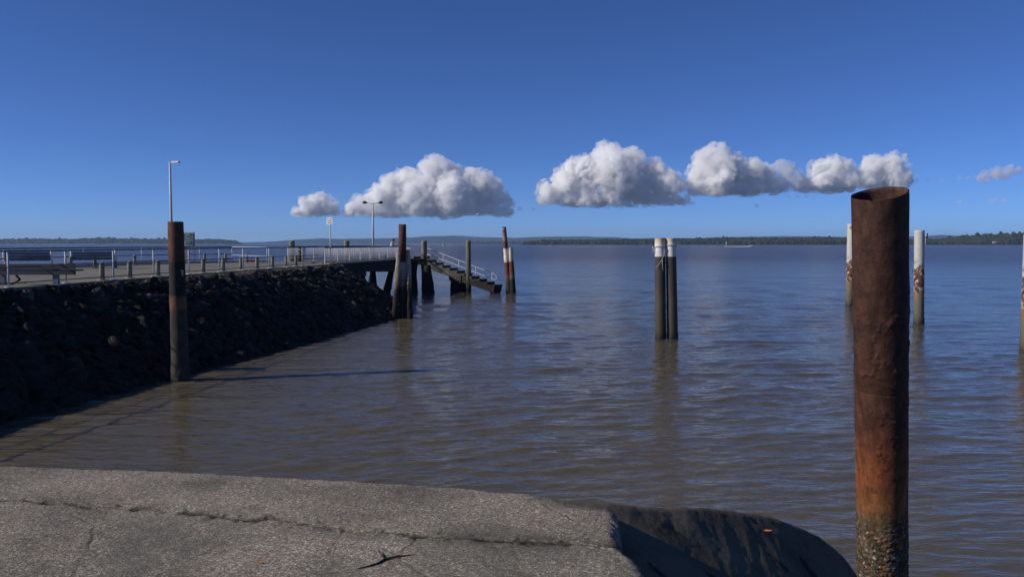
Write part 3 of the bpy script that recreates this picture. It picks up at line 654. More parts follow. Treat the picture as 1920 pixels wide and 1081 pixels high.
q = at(176, 503, 40.3); q.z = ZP; bench('aluminium bench across the path, right of the two, with bright curved armrests', q, R(28), b1)
# wide close bench seen from behind
q = at(52, 535, 23.9); cb = empty('wide_bench', (q.x, q.y, ZP), R(0), label='wide grey plank bench close behind the handrail at the far left, seen from behind', cat='bench')
m = MB(); m.box((.28, 0, .56), (2.3, .04, .16)); m.build('back_plank', M['alu_dark'], cb)
m = MB(); m.box((.28, .02, .385), (2.3, .04, .15)); m.build('back_plank', M['alu_dark'], cb)
m = MB(); m.box((.28, .28, .44), (2.3, .40, .04)); m.build('seat', M['alu_dark'], cb)
for xx in (-.80, .80):
    m = MB(); m.box((xx, .1, .28), (.16, .10, .56)); m.box((xx, .12, .012), (.34, .3, .024)); m.build('leg', M['alu'], cb)
m = MB(); m.beam((-.55,.1,.02), (-.28,.1,.16), .04, .05); m.beam((-.28,.1,.16), (-.4,.1,.30), .04, .05); m.beam((-.85,.1,.06), (-.1,.1,.07), .05, .03); m.build('brace', M['dark'], cb)

# ------------------------------------------------------------------ lamps, signs
q = at(323, 495, 44); sl_ = empty('street_lamp', (q.x, q.y, ZP), 0, label='single-arm grey street lamp rising behind the rusty pile at the left', cat='street lamp')
zt = at(323, 304, 44).z-ZP
m = MB(); m.tube([(0,0,0), (0,0,zt*.5), (0,0,zt)], [.085,.07,.055], 12); m.build('pole', M['galv'], sl_)
m = MB(); m.tube([(0,0,0), (0,0,.03)], .2, 12); m.build('base_plate', M['galv'], sl_)
m = MB(); m.beam((-.04,0,zt-.03), (.2,0,zt-.02), .06, .06); m.build('arm', M['galv'], sl_)
m = MB(); m.add([(.1,-.11,zt-.06),(.5,-.13,zt-.03),(.6,-.06,zt-.02),(.6,.06,zt-.02),(.5,.13,zt-.03),(.1,.11,zt-.06),(.1,-.08,zt+.05),(.48,-.09,zt+.06),(.58,-.04,zt+.03),(.58,.04,zt+.03),(.48,.09,zt+.06),(.1,.08,zt+.05)],
    [(0,1,7,6),(1,2,8,7),(2,3,9,8),(3,4,10,9),(4,5,11,10),(5,0,6,11),(6,7,8,9,10,11),(5,4,3,2,1,0)]); m.build('lamp_head', M['white'], sl_)
q = at(700, 484, 69); dl = empty('street_lamp', (q.x, q.y, ZP), 0, label='double-arm street lamp on the jetty near the fisherman', cat='street lamp'); zt = at(700, 380, 69).z-ZP
m = MB(); m.tube([(0,0,0), (0,0,zt*.5), (0,0,zt)], [.10,.085,.06], 12); m.build('pole', M['galv'], dl)
for s_ in (-1, 1):
    m = MB(); m.tube([(0,0,zt-.08), (s_*.25,0,zt-.06), (s_*.55,0,zt+.0)], .022, 8); m.build('arm', M['dark'], dl)
    m = MB(); 
    m.tube([(s_*.48,0,zt+.0), (s_*.56,0,zt+.015), (s_*.7,0,zt+.03), (s_*.82,0,zt+.03), (s_*.88,0,zt+.02)], [.03,.09,.12,.09,.02], 12); m.build('lamp_head', M['dark'], dl)
def text_mesh(s_, size, m_, parent, loc, rot):
    cu = bpy.data.curves.new('t', 'FONT'); cu.body = s_; cu.size = size; cu.align_x = 'CENTER'; cu.align_y = 'CENTER'; cu.extrude = .002; cu.resolution_u = 2; cu.offset = .004
    o = bpy.data.objects.new('t', cu); C.objects.link(o); dg = bpy.context.evaluated_depsgraph_get(); me = bpy.data.meshes.new_from_object(o.evaluated_get(dg)); bpy.data.objects.remove(o)
    me.materials.clear(); me.materials.append(m_); o = bpy.data.objects.new('lettering', me); C.objects.link(o); o.parent = parent; o.location = loc; o.rotation_euler = rot
sg = empty('sign', (ex(48.3)+.1, 48.3, ZP), R(-30), label='small white rectangular sign on a thin pole fixed to the jetty fence', cat='sign'); zt = at(600, 408, 48.3).z-ZP
m = MB(); m.tube([(0,0,-.1), (0,0,zt-.3)], .033, 10); m.build('pole', M['galv'], sg)
m = MB(); m.box((0,-.045,zt-.2), (.46,.012,.40)); pl = m.build('sign_plate', M['white'], sg)
M['grey_ink'] = surf('faded_black_ink', [(.05,.05,.055), (.08,.08,.085)], 3, .6, 0); M['red_ink'] = surf('faded_red_ink', [(.25,.08,.08), (.3,.11,.1)], 3, .6, 0)
text_mesh('NO BOATS', .085, M['red_ink'], pl, (0,-.054,zt-.08), (R(90),0,0)); text_mesh('BEYOND', .085, M['grey_ink'], pl, (0,-.054,zt-.20), (R(90),0,0)); text_mesh('THIS SIGN', .085, M['grey_ink'], pl, (0,-.054,zt-.32), (R(90),0,0))
q = at(351.5, 492, 50.2); ib = empty('notice_board', (q.x, 50.2, ZP), R(4), label='tall grey notice board with white and green panels, half hidden behind the rusty pile', cat='notice board')
M['board'] = surf('grey_board', [(.20,.21,.24), (.27,.28,.31)], 3, .7, .1); M['green_print'] = surf('green_print', [(.07,.22,.2), (.12,.3,.27)], 6, .6, 0); M['pale_print'] = surf('pale_print', [(.32,.32,.32), (.42,.41,.4)], 4, .6, 0)
for s_ in (-1, 1):
    m = MB(); m.box((s_*.44,0,.97), (.07,.07,1.94)); m.build('post', M['board'], ib)
m = MB(); m.box((0,-.02,1.48), (.81,.04,.88)); pn = m.build('panel', M['board'], ib)
m = MB(); m.box((0,-.047,1.70), (.76,.012,.38)); m.build('upper_notice', M['pale_print'], pn)
m = MB(); m.box((0,-.047,1.25), (.74,.012,.36)); m.build('lower_notice', M['pale_print'], pn)
m = MB(); m.box((.08,-.058,1.27), (.3,.006,.24)); m.build('printed_map', M['green_print'], pn)
m = MB()
for x_, z_, w_, h_ in ((-.2,1.78,.25,.03),(-.2,1.72,.2,.03),(.1,1.66,.14,.05),(.25,1.78,.12,.12),(.25,1.62,.12,.05),(-.2,1.6,.16,.08),(-.27,1.3,.08,.2),(.3,1.3,.06,.2)): m.box((x_,-.058,z_), (w_,.005,h_))
m.build('printed_marks', M['grey_ink'], pn)
m = MB(); m.box((-.12,0,.55), (.5,.06,.85)); m.build('lower_cabinet', M['board'], ib)
# red crate by far bollard
q = onz(474, 493.5, ZP); rc = empty('crate', q, R(8), label="low faded red crate with a white band by the path's far edge", cat='crate')
m = MB(); m.box((0,0,.08), (.5,.35,.1)); m.box((0,-.16,.17), (.5,.03,.09)); m.box((0,.16,.17), (.5,.03,.09)); m.box((-.24,0,.17), (.03,.29,.09)); m.box((.24,0,.17), (.03,.29,.09)); m.build('body', M['red'], rc)
m = MB(); m.box((0,-.185,.05), (.46,.015,.04)); m.build('band', M['white'], rc)

# ------------------------------------------------------------------ jetty
jt = empty('jetty', (ex(50), 50, ZP), label='narrow concrete jetty on raking legs running out from the end of the breakwater', cat='jetty'); J = Vector((ex(50), 50, ZP))
def jp(D, off, z): return Vector((ex(D)+off, D, z))-J
m = MB(); dk = [(47.5,.25), (69.5,.25), (69.5,2.05), (66.6,2.05), (66.6,.25)]
pl_ = [jp(47.5,.28,ZP-.002), jp(66.2,.28,ZP-.002), jp(66.2,2.1,ZP-.002), jp(70.5,2.1,ZP-.002), jp(70.5,.28,ZP-.002), jp(73,.28,ZP-.002), jp(73,-5,ZP-.002), jp(47.5,-5,ZP-.002)]
nn = len(pl_); m.add(pl_+[p-Vector((0,0,.05)) for p in pl_], [tuple(range(nn)), tuple(reversed(range(nn, 2*nn)))]+[(i+nn, (i+1) % nn+nn, (i+1) % nn, i) for i in range(nn)])
m.build('deck', M['conc_jetty'], jt)
m = MB(); m.beam(jp(47.5,.24,ZP+.04), jp(66.1,.24,ZP+.04), .14, .09); m.build('kerb', M['kerb'], jt)
for off in (.02, -2.3, -4.6):
    m = MB(); m.beam(jp(49,off,ZP-.315), jp(72.8,off,ZP-.315), .3, .5); m.build('deck_beam', M['conc_wet'], jt)
m = MB(); m.beam(jp(66.4,.4,ZP-.36), jp(66.4,2.1,ZP-.36), .25, .3); m.build('deck_beam', M['conc_wet'], jt)
def leg(a, b, r0, r1, nm='leg', par=jt, O=J):
    m = MB(); n_ = 9; ps = []; rs = []
    for i in range(n_):
        t = i/(n_-1); p = Vector(a).lerp(Vector(b), t)-O; ps.append(p); rs.append((r0+(r1-r0)*min(1, t*1.25))*(1+.08*math.sin(i*2.1)*(t > .4)))
    m.tube(ps, rs, 4 if False else 10); m.build(nm, M['conc_wet'], par)
for D_, offs in ((54.5, ((.0,.55), (-.6,-1.2), (-3.8,-3.2), (-4.4,-5.0))), (63.5, ((.0,.5), (-.45,-1.05), (-1.9,-1.9), (-4.2,-4.7)))):
    m = MB(); m.beam(jp(D_,.3,ZP-.8), jp(D_,-4.9,ZP-.8), .5, .38); m.build('headstock', M['conc_jetty'], jt)
    for a_, b_ in offs: leg((ex(D_)+a_, D_, ZP-.95), (ex(D_)+b_, D_+.2, -.8), .22, .36)
for a_, b_, D_ in ((775,779,65.5), (801,806,64.6)):
    ta = at(a_, 500, D_); tb = at(b_, 552, D_); leg((ta.x, D_, ZP-.5), (tb.x, D_, -.8), .2 if a_ < 790 else .26, .28 if a_ < 790 else .5)
for D_ in (71.5,):
    for a_, b_ in ((.2,.6), (-.5,-1.0), (-4.2,-4.6)): leg((ex(D_)+a_, D_, ZP-.6), (ex(D_)+b_, D_, -.8), .22, .36)
m = MB(); q = at(640, 507, 50.5); m.box(Vector((ex(50)-2.1, 49.6, 2.1))-J, (4.8, .6, .75), rz=R(-7)); m.build('abutment', M['conc_jetty'], jt)
kt = MB(); kt.box(jp(66.5,.9,ZP+.08), (.6,.2,.16)); kt.box(jp(66.5,1.7,ZP+.08), (.5,.2,.16)); kt.build('timber_curb', M['timber_dark'], jt)
# stairs
A0 = Vector((-7.35, 67.2, 0)); th = R(-28); dv = Vector((math.cos(th), math.sin(th), 0)); nv = Vector((-dv.y, dv.x, 0))
st = empty('boat_stairs', (A0.x, A0.y, 0), label='dark concrete landing stairs descending right from the jetty to the water', cat='stairs')
GO = .70; RS = .213; Wd = 1.3; nst = 10
tz = ZP-.12
for i in range(nst):
    z = tz-RS*i; c = dv*(GO*(i+.55)); 
    m = MB(); m.box((c.x+nv.x*0, c.y, z-.11), (GO*1.18, Wd, .20), rz=th); m.build('tread', M['conc_wet'], st)
for (i0, i1) in ((0, 5), (5, 10)):
    for s_ in (-1, 1):
        m = MB(); o_ = nv*(s_*(Wd/2-.12)); a = dv*(GO*(i0+.15))+o_; b = dv*(GO*(i1+.05))+o_; za, zb = tz-RS*i0-.34, tz-RS*(i1)-.10
        if i0: a = dv*(GO*(i0+.3))+o_; za -= .05
        m.beam((a.x, a.y, za-.02), (b.x, b.y, zb-.14), .18, .40); m.build('stringer', M['conc_wet'] if i0 else M['conc_jetty'], st)
c = dv*(GO*4.9); m = MB(); m.box((c.x, c.y, tz-RS*5-.35), (1.15, Wd*1.05, .5), rz=th); m.build('landing_beam', M['conc_wet'], st)
for dx_ in (-.4, .35):
    m = MB(); c = dv*(GO*5.0)+Vector((dx_, dx_*.3, 0)); m.tube([(c.x, c.y, 1.15), (c.x, c.y, .8), (c.x, c.y, .3), (c.x, c.y, -.8)], [.30,.38,.42,.42], 10); m.build('support', M['conc_wet'], st)
c = dv*(GO*9.7); m = MB(); m.tube([(c.x, c.y, .62), (c.x, c.y, .3), (c.x, c.y, -.8)], [.3,.42,.42], 10); m.build('support', M['conc_wet'], st)
# handrail on the far side of the stairs
hr = MB(); o_ = nv*(Wd/2-.05)
def hp(i, dz): p = dv*(GO*i)+o_; return Vector((p.x, p.y, tz-RS*i*1.02+dz))
hr.tube([hp(-.25,.4), hp(-.3,.75), hp(-.05,.93), hp(.3,.93), hp(9.1,.88), hp(9.45,.72), hp(9.45,.55), hp(9.1,.42), hp(.3,.45), hp(-.25,.4)], .028, 8, caps=False); hr.build('handrail', M['galv'], st)
for i in (2.1, 4.3, 6.6, 8.8):
    m = MB(); m.tube([hp(i,-.05), hp(i,.9)], .026, 8); m.build('handrail_post', M['galv'], st)

# ------------------------------------------------------------------ piles
def pile(name, label, base, topp, r0, r1, mat, seg=28, rings=60, bump=.012, hollow=0., grp_=None, zlow=-1., parent=None, barn=.03, cat='pile', cut=(0,0), bend=0.):
    """pile from base (x,y at water level) to top (x,y,z); object origin at the waterline"""
    b = Vector((base[0], base[1], 0)); t = Vector(topp); ax = (t-b)/t.z
    zs = np.linspace(zlow, t.z, rings); V = []
    X = Vector((1,0,0)); axn = ax.normalized(); X = (X-axn*X.dot(axn)).normalized(); Yv = axn.cross(X)
    for i, z in enumerate(zs):
        f = max(0, z/t.z); r = r0+(r1-r0)*f; c = ax*z+X*bend*math.sin(f*3.1)
        for k in range(seg):
            a = 2*math.pi*k/seg; dirv = X*math.cos(a)+Yv*math.sin(a)
            nz = fb(Vector((dirv.x*r*7+base[0], dirv.y*r*7, z*2.2)), 4)*bump*(1 if z < t.z-.3 else .3)
            if z < .8: nz += abs(fb(Vector((dirv.x*r*22, dirv.y*r*22, z*20)), 3))*barn*(1-max(0, z)/.8)
            cc = (dirv.x*cut[0]+dirv.y*cut[1]) if i == rings-1 else 0
            V.append(c+dirv*(r+nz)+axn*cc)
    Fc = gridfaces(rings, seg, True)
    o = MB(); o.add(V, [tuple(f) for f in Fc], True); nb = (rings-1)*seg
    if hollow:
        V2 = []; 
        for lv, dz in enumerate((0, -.02, -hollow)):
            for k in range(seg):
                a = 2*math.pi*k/seg; dirv = X*math.cos(a)+Yv*math.sin(a); cc = dirv.x*cut[0]+dirv.y*cut[1] if lv < 2 else 0
                V2.append(ax*t.z+dirv*(r1-(.012 if r1 < .3 else .012))+axn*(dz+cc))
        off = len(o.v); o.add(V2, [(s_*seg+k, s_*seg+(k+1) % seg, (s_+1)*seg+(k+1) % seg, (s_+1)*seg+k) for s_ in (0, 1) for k in range(seg)], True)
        for k in range(seg): o.f.append((nb+k, nb+(k+1) % seg, off+(k+1) % seg, off+k)); o.sm.append(False)
        o.f.append(tuple(off+2*seg+k for k in range(seg))); o.sm.append(False)
    else:
        o.f.append(tuple(nb+k for k in range(seg))); o.sm.append(False)
    if parent is not None:
        return o.build(name, mat, parent, b-parent.location)
    ob = o.build(name, mat, None, b)
    return tag(ob, label, cat, grp_)
# nearest pile
T_ = at(1649.5, 362.5, 6.43); B_ = at(1654.5, 1081, 7.22); ax = (T_-B_); ax /= ax.z; b0 = B_-ax*B_.z
def near_pile():
    r = .213; seg = 200; rings = 560; zlow = -.6; t = T_; X = Vector((1,0,0)); axn = ax.normalized(); X = (X-axn*X.dot(axn)).normalized(); Yv = axn.cross(X)
    zs = np.linspace(zlow, t.z, rings); a = np.linspace(0, 2*math.pi, seg, endpoint=False)
    ZZ, AA = np.meshgrid(zs, a, indexing='ij'); cx = np.cos(AA); cyy = np.sin(AA)
    Pn = np.stack([(cx*r).ravel(), (cyy*r).ravel(), ZZ.ravel()], 1)
    sm = lambda e0, e1, x: np.clip((x-e0)/(e1-e0), 0, 1)**2*(3-2*np.clip((x-e0)/(e1-e0), 0, 1))
    zf = ZZ.ravel(); n1 = vnoise(Pn, 4, 1, 5); n2 = vnoise(Pn, 22, 2, 3); n3 = vnoise(Pn, 45, 5, 2)
    scab = sm(.12, .2, n1+.12*n2)*sm(2.4, 2.9, zf)*(1-sm(3.55, 3.85, zf))
    blist = sm(.25, .5, n2)*sm(1.9, 2.3, zf)*(1-sm(3.5, 3.8, zf))*sm(-.35, .1, n1)
    barn = np.abs(n3)*.008*(1-sm(1.45, 1.7, zf))+np.abs(n2)*.005*(1-sm(1.3, 1.6, zf))
    d = scab*.0045*(1+.5*n2)+blist*.0045+barn+n1*.003
    for (zr, w_) in ((2.78, .006), (2.57, .005)):
        d -= .004*np.exp(-((zf-zr-.01*np.sin(AA.ravel()*2))/w_)**2)
    d *= (1-sm(t.z-.03, t.z-.01, zf))
    c = np.outer(zf, np.array(ax)); dirv = np.outer(cx.ravel(), np.array(X))+np.outer(cyy.ravel(), np.array(Yv))
    V = c+dirv*(r+d)[:, None]
    # slightly slanted cut at the top
    top = (np.arange(rings)[:, None]*np.ones(seg)).ravel() == rings-1
    V[top] += np.outer(dirv[top, 0]*.016, np.array(axn))
    Fc = gridfaces(rings, seg, True)
    ri = r-.014; inner = []
    for dz, ct in ((0., 1), (-.03, 1), (-1.2, 0)):
        for k in range(seg):
            dv_ = X*math.cos(a[k])+Yv*math.sin(a[k]); inner.append(ax*t.z+dv_*ri+axn*(dz+dv_.x*.016*ct))
    off = len(V); V = np.concatenate([V, np.array(inner)]); nb = (rings-1)*seg; k = np.arange(seg); k2 = (k+1) % seg
    F2 = [np.stack([nb+k, nb+k2, off+k2, off+k], 1), np.stack([off+k, off+k2, off+seg+k2, off+seg+k], 1), np.stack([off+seg+k, off+seg+k2, off+2*seg+k2, off+2*seg+k], 1)]
    o = npmesh('steel_pile', V, np.concatenate([Fc]+F2), M['near_pile'], loc=b0)
    tag(o, 'thick rust-brown open-topped steel pile in the right foreground', 'pile')
near_pile()
def P0(px, py, D): return at(px, py, D)
t = at(329, 415.5, 23.2); b = at(338.7, 718, 23.2)
pile('steel_pile', 'tall rusty steel pile with a black sleeve standing against the rock slope at the left', (b.x, b.y), t, .245, .215, M['pile_left'], 40, 140, .008, .3, barn=.06)
sv = None
# pair
D_ = 33.4
for (pt, pb, lab) in (((1237.3,446), (1239,636), 'left pile of the dark pair with white rope-bound tops'), ((1257.6,446.5), (1261,636), 'right pile of the dark pair with white rope-bound tops')):
    t = at(*pt, D_); b = at(*pb, D_)
    pile('steel_pile', lab, (b.x, b.y), t, .228, .215, M['pile_pair'], 36, 90, .004, .12, 'pair of banded mooring piles')
    zr = (t.z-.40 if pt[0] < 1250 else t.z-.33); rc_ = .215+.022; cx, cy_ = t.x, t.y
    m = MB(); pts = []
    for k in range(33):
        a = 2*math.pi*k/32; pts.append((math.cos(a)*rc_, math.sin(a)*rc_, .05*math.cos(a+1.9)))
    m.tube(pts, .018, 8, caps=False)
    if pt[0] < 1250:
        m.tube([(-rc_,-.05,-.02), (-rc_-.06,-.08,.06), (-rc_-.08,-.1,0), (-rc_-.04,-.1,-.08), (-rc_-.07,-.1,-.2)], .016, 8)
        m.tube([(.17,-.18,-.05), (.14,-.24,-.3), (.02,-.25,-.55), (-.2,-.22,-.85)], .010, 6); m.tube([(.06,-.25,-.5), (.07,-.26,-.75), (.1,-.26,-.95)], .010, 6)
    tag(m.build('rope', M['rope'], None, (cx, cy_, zr)), ('pale rope looped round the left pile of the banded pair, ends dangling' if pt[0] < 1250 else 'pale rope looped tight round the right pile of the banded pair'), 'rope')
# white piles at right
for (pt, pb, D_, lab, rr) in (((1597.5,420), (1593.5,573), 51.3, 'white rust-stained pile mostly hidden behind the left side of the thick rusty pile', .27), ((1724,431.5), (1722.5,608), 39.7, 'white rust-streaked pile standing just right of the thick rusty pile', .235), ((1935,440), (1927,661), 29.3, 'white rust-stained pile cut off by the right edge of the picture', .26)):
    t = at(*pt, D_); b = at(*pb, D_)
    pl2 = pile('steel_pile', lab, (b.x, b.y), t, rr*1.03, rr, M['steel_white'], 40, 90, .005, .1, 'white painted mooring piles', barn=.05)
    if D_ < 45 and D_ > 35:
        m = MB(); m.box((t.x-b.x+rr+.06, -.05, t.z-.36), (.14,.08,.05)); m.box((t.x-b.x+rr+.13, -.05, t.z-.27), (.03,.06,.24)); m.build('bracket', M['rust_sleeve'], pl2)
    if D_ > 45:
        m = MB(); m.tube([(-.05+t.x-b.x, -rr-.005, t.z-1.3), (-.05+t.x-b.x, -rr+.02, t.z-1.3)], .06, 12); m.build('bolt_hole', M['black'], pl2)
# timber dolphin with steel sleeve
D_ = 42.4
dp = empty('dolphin', (at(756,598,D_).x, D_, 0), label='timber dolphin of four lashed piles with a tall rust-red steel tube on top', cat='mooring dolphin')
def dpile(nm, pt, pb, D1, D0, r0, r1, mat, **k):
    t = at(*pt, D1); b = at(*pb, D0); return pile(nm, None, (b.x, b.y), t, r0, r1, mat, 26, 70, parent=dp, **k)
def sleeve(ptop, pbot, D, r, mat, parent, nm='steel_tube'):
    t = at(*ptop, D); b = at(*pbot, D); m = MB(); O = parent.location
    m.tube([b-O, b.lerp(t, .5)-O, t-O], [r, r*.99, r*.98], 32); m.build(nm, mat, parent)
sleeve((754.5,420.5), (754.5,491), D_, .205, M['rust_sleeve'], dp)
dpile('timber_post', (754.5,486), (755,598), D_, D_, .17, .185, M['timber_dark'], bump=.03)
dpile('timber_post', (748,474), (739.5,598), D_-.1, D_-.2, .15, .13, M['timber_dark'], bump=.03)
dpile('timber_post', (764.5,468), (768.5,598), D_+.1, D_-.1, .16, .13, M['timber_dark'], bump=.03)
dpile('timber_post', (758,480), (761,590), D_+.35, D_+.45, .14, .13, M['timber_dark'], bump=.03)
m = MB(); O = dp.location; c = at(756, 525, D_)-O
pts = [(c.x+.42*math.cos(a)*1., .05+.36*math.sin(a), c.z+.02*math.sin(3*a)) for a in np.linspace(0, 2*math.pi, 25)]; m.tube(pts, .018, 6, caps=False); m.build('lashing_cable', M['dark'], dp)
# outer piles at the foot of the stairs
D_ = 64.
t = at(945, 425.5, D_); b = at(955, 550, D_)
pile('timber_pile', 'tall patchy red and white pile with black cap at the foot of the stairs', (b.x, b.y), t, .27, .165, M['pile_outer'], 24, 80, .02)
m = MB(); m.tube([(t.x, t.y, t.z-.20), (t.x, t.y, t.z-.14)], .178, 20); rg = m.build('reflective_band', M['white'], None); 
for o_ in (rg,):
    pp = [o for o in C.objects if o.get('label', '').startswith('tall patchy red')][0]; o_.parent = pp; o_.location = -pp.location
t = at(957.5, 464, D_-.2); b = at(962, 550, D_-.2)
pile('timber_pile', 'shorter white-topped pile leaning against the tall patchy one by the stairs', (b.x, b.y), t, .24, .155, M['pile_short'], 24, 70, .02)
# jetty timber piles
for (px, yt, D_, rr, lab) in ((547,452,56.5,.20,'dark timber pile top rising above the fence, just left of the white sign'), (650,451,70.5,.235,'broad mossy timber pile top above the jetty fence between the sign and the double lamp'),
                              (795,451,67.2,.235,'mossy timber pile at the head of the landing stairs'), (878,451,64.6,.20,'pale timber pile standing behind the middle of the landing stairs')):
    t = at(px, yt, D_); pile('timber_pile', lab, (t.x+.02, t.y), t, rr*1.04, rr, M['timber'], 24, 60, .015, cut=(.05 if px == 547 else 0, 0), grp_='timber fender piles round the jetty')
q = at(566, 464, 55); wb = empty('steel_bollard', (q.x, 54.6, ZP), label='thick white steel mooring bollard with a rusty cap and foot behind the jetty fence', cat='bollard')
m = MB(); m.tube([(0,0,0), (0,0,.95)], .17, 20); m.build('post', M['steel_white'], wb)
m = MB(); m.tube([(0,0,.95), (0,0,1.0)], .2, 20); m.build('cap', M['rust_sleeve'], wb)
m = MB(); m.tube([(0,0,.0), (0,0,.07)], .23, 20); m.build('foot_flange', M['rust_sleeve'], wb)

# ------------------------------------------------------------------ things on the jetty
def skinned(verts, edges, radii, mat_, name, parent, sub=1):
    me = bpy.data.meshes.new(name); me.from_pydata(verts, edges, []); o = bpy.data.objects.new('t', me); C.objects.link(o)
    o.modifiers.new('s', 'SKIN'); 
    for i, r_ in enumerate(radii):
        sv_ = me.skin_vertices[0].data[i]; sv_.radius = (r_, r_) if not hasattr(r_, '__len__') else r_; sv_.use_root = (i == 0)
    md = o.modifiers.new('b', 'SUBSURF'); md.levels = sub; md.render_levels = sub
    dg = bpy.context.evaluated_depsgraph_get(); me2 = bpy.data.meshes.new_from_object(o.evaluated_get(dg)); bpy.data.objects.remove(o)
    for p in me2.polygons: p.use_smooth = True
    me2.materials.clear(); me2.materials.append(mat_); me2.name = name; o = bpy.data.objects.new(name, me2); C.objects.link(o); o.parent = parent; return o
# fisherman: stands facing +x, head bowed
ps = empty('person', (at(735,480,66).x, 66, ZP-.002), 0, label='person in a pale blue shirt fishing from the jetty, head bowed over a rod', cat='person')
Vp = [(0,0,.90),(0,0,1.05),(.02,0,1.25),(.05,0,1.36),(.09,0,1.43),                  # pelvis .. neck
      (.05,.19,1.33),(.10,.24,1.08),(.30,.14,1.00),(.38,.09,1.02),                  # left arm
      (.05,-.19,1.33),(.10,-.24,1.08),(.30,-.14,.98),(.38,-.08,1.0),                # right arm
      (0,.10,.84),(.03,.11,.47),(-.01,.12,.09),(.06,.13,.03),(.17,.14,.025),
      (0,-.10,.84),(.0,-.11,.47),(-.05,-.12,.09),(.02,-.13,.03),(.13,-.14,.025)]
Ep = [(0,1),(1,2),(2,3),(3,4),(3,5),(5,6),(6,7),(7,8),(3,9),(9,10),(10,11),(11,12),(0,13),(13,14),(14,15),(15,16),(16,17),(0,18),(18,19),(19,20),(20,21),(21,22)]
Rp = [(.14,.11),(.13,.10),(.15,.11),(.10,.09),.05, .06,.045,.036,.03, .06,.045,.036,.03, .085,.06,.04,.045,.035, .085,.06,.04,.045,.035]
skinned(Vp, Ep, Rp, M['skin'], 'body', ps)
bm = bmesh.new(); bmesh.ops.create_icosphere(bm, subdivisions=3, radius=1)
for v in bm.verts:
    x, y, z = v.co; jaw = 1-.28*max(0, -z)
    nose = .022*math.exp(-((y/.18)**2+((z+.1)/.22)**2)) if x > .5 else 0
    brow = -.012*math.exp(-(((abs(y)-.35)/.18)**2+((z-.08)/.14)**2)) if x > .4 else 0
    ear = .014 if abs(y) > .9 and abs(z) < .25 else 0
    v.co = Vector((x*.098*jaw+nose+brow, y*(.076+ear)*jaw, z*.118))
me = bpy.data.meshes.new('head'); bm.to_mesh(me); bm.free()
for p_ in me.polygons: p_.use_smooth = True
me.materials.append(M['skin']); hd = bpy.data.objects.new('head', me); C.objects.link(hd); hd.parent = ps; hd.location = (.14,0,1.51); hd.rotation_euler = (0, R(32), 0)
bm = bmesh.new(); bmesh.ops.create_icosphere(bm, subdivisions=3, radius=1)
for v in bm.verts:
    x, y, z = v.co; zz = z if z > -.25 or x < -.1 else -.25
    v.co = Vector((min(x, .62 if z < .45 else 1)*.112, y*.088, max(zz, -.55)*.13+.008))+v.co*.006*fb(v.co*4, 3)
me = bpy.data.meshes.new('hair'); bm.to_mesh(me); bm.free(); me.materials.append(M['hair']); ha = bpy.data.objects.new('hair', me); C.objects.link(ha); ha.parent = ps; ha.location = (.13,0,1.52); ha.rotation_euler = (0, R(32), 0)
skinned([(0,0,.88),(0,0,1.05),(.02,0,1.25),(.045,0,1.35),(.05,.20,1.33),(.085,.23,1.15),(.05,-.20,1.33),(.085,-.23,1.15)], [(0,1),(1,2),(2,3),(3,4),(4,5),(3,6),(6,7)], [(.175,.14),(.165,.13),(.18,.135),(.11,.10),.085,.075,.085,.075], M['shirt'], 'shirt', ps)
skinned([(0,0,.92),(0,.10,.82),(.025,.11,.52),(0,-.10,.82),(.0,-.11,.52)], [(0,1),(1,2),(0,3),(3,4)], [(.16,.13),.115,.10,.115,.10], M['shorts'], 'shorts', ps)
for s_ in (1, -1):
    for fgr in range(5):
        bx, by, bz = .38, .09*s_ if s_ > 0 else -.08, 1.02 if s_ > 0 else 1.0
        a = -.9+.45*fgr if fgr < 4 else 2.4
        m = MB(); l_ = (.07,.078,.074,.06,.055)[fgr]; yy = by-s_*.012
        m.tube([(bx+.01+.018*(fgr-1.5), yy, bz), (bx+.018+.018*(fgr-1.5), yy-s_*l_*.45, bz+.022), (bx+.02+.018*(fgr-1.5), yy-s_*l_*.75, bz+.008)] if fgr < 4 else [(bx-.02, yy, bz+.01), (bx+.01, yy-s_*.02, bz+.035), (bx+.04, yy-s_*.04, bz+.035)], [.010,.009,.007], 8)
        m.build('finger', M['skin'], ps)
m = MB(); hnd = ps.location+Vector((.30,.0,.97)); tip = at(772, 446.5, 66)
m.tube([(-.12,0,-.06), (.3,0,.13)], .014, 8); rd0 = tip-hnd
rod = MB(); rod.tube([(-.15,0,-.07), (.1,0,.04), tuple(rd0*.5+Vector((0,0,-.02))), tuple(rd0)], [.014,.012,.010,.006], 8)
rod.tube([(.05,0,-.06), (.05,.05,-.06)], .03, 10)
tag(rod.build('fishing_rod', M['white'], None, hnd), 'pale fishing rod held by the person on the jetty', 'fishing rod')
# cooler box
q = at(720.5, 487, 60.5); cl = empty('cooler_box', (ex(60.5)-.35, 60.3, ZP), R(5), label='teal green cooler box with a white foot against the near jetty fence', cat='cooler')
m = MB(); m.box((0,0,.22), (.42,.30,.26)); m.build('body', M['teal'], cl); m = MB(); m.box((0,0,.375), (.45,.33,.05)); m.build('lid', M['teal'], cl)
m = MB(); m.box((0,0,.045), (.44,.32,.09)); m.build('base', M['white'], cl); m = MB(); m.tube([(-.23,0,.25), (-.25,0,.42), (.25,0,.42), (.23,0,.25)], .012, 6); m.build('handle', M['white'], cl)
bk = empty('bucket', (at(741,484,64).x, 64, ZP), 0, label='small dark bucket on the jetty floor right of the teal cooler', cat='bucket')
m = MB(); m.tube([(0,0,0), (0,0,.3), (0,0,.31), (0,0,.05)], [.11,.15,.14,.10], 16, caps=True); m.build('pail', M['dark'], bk)
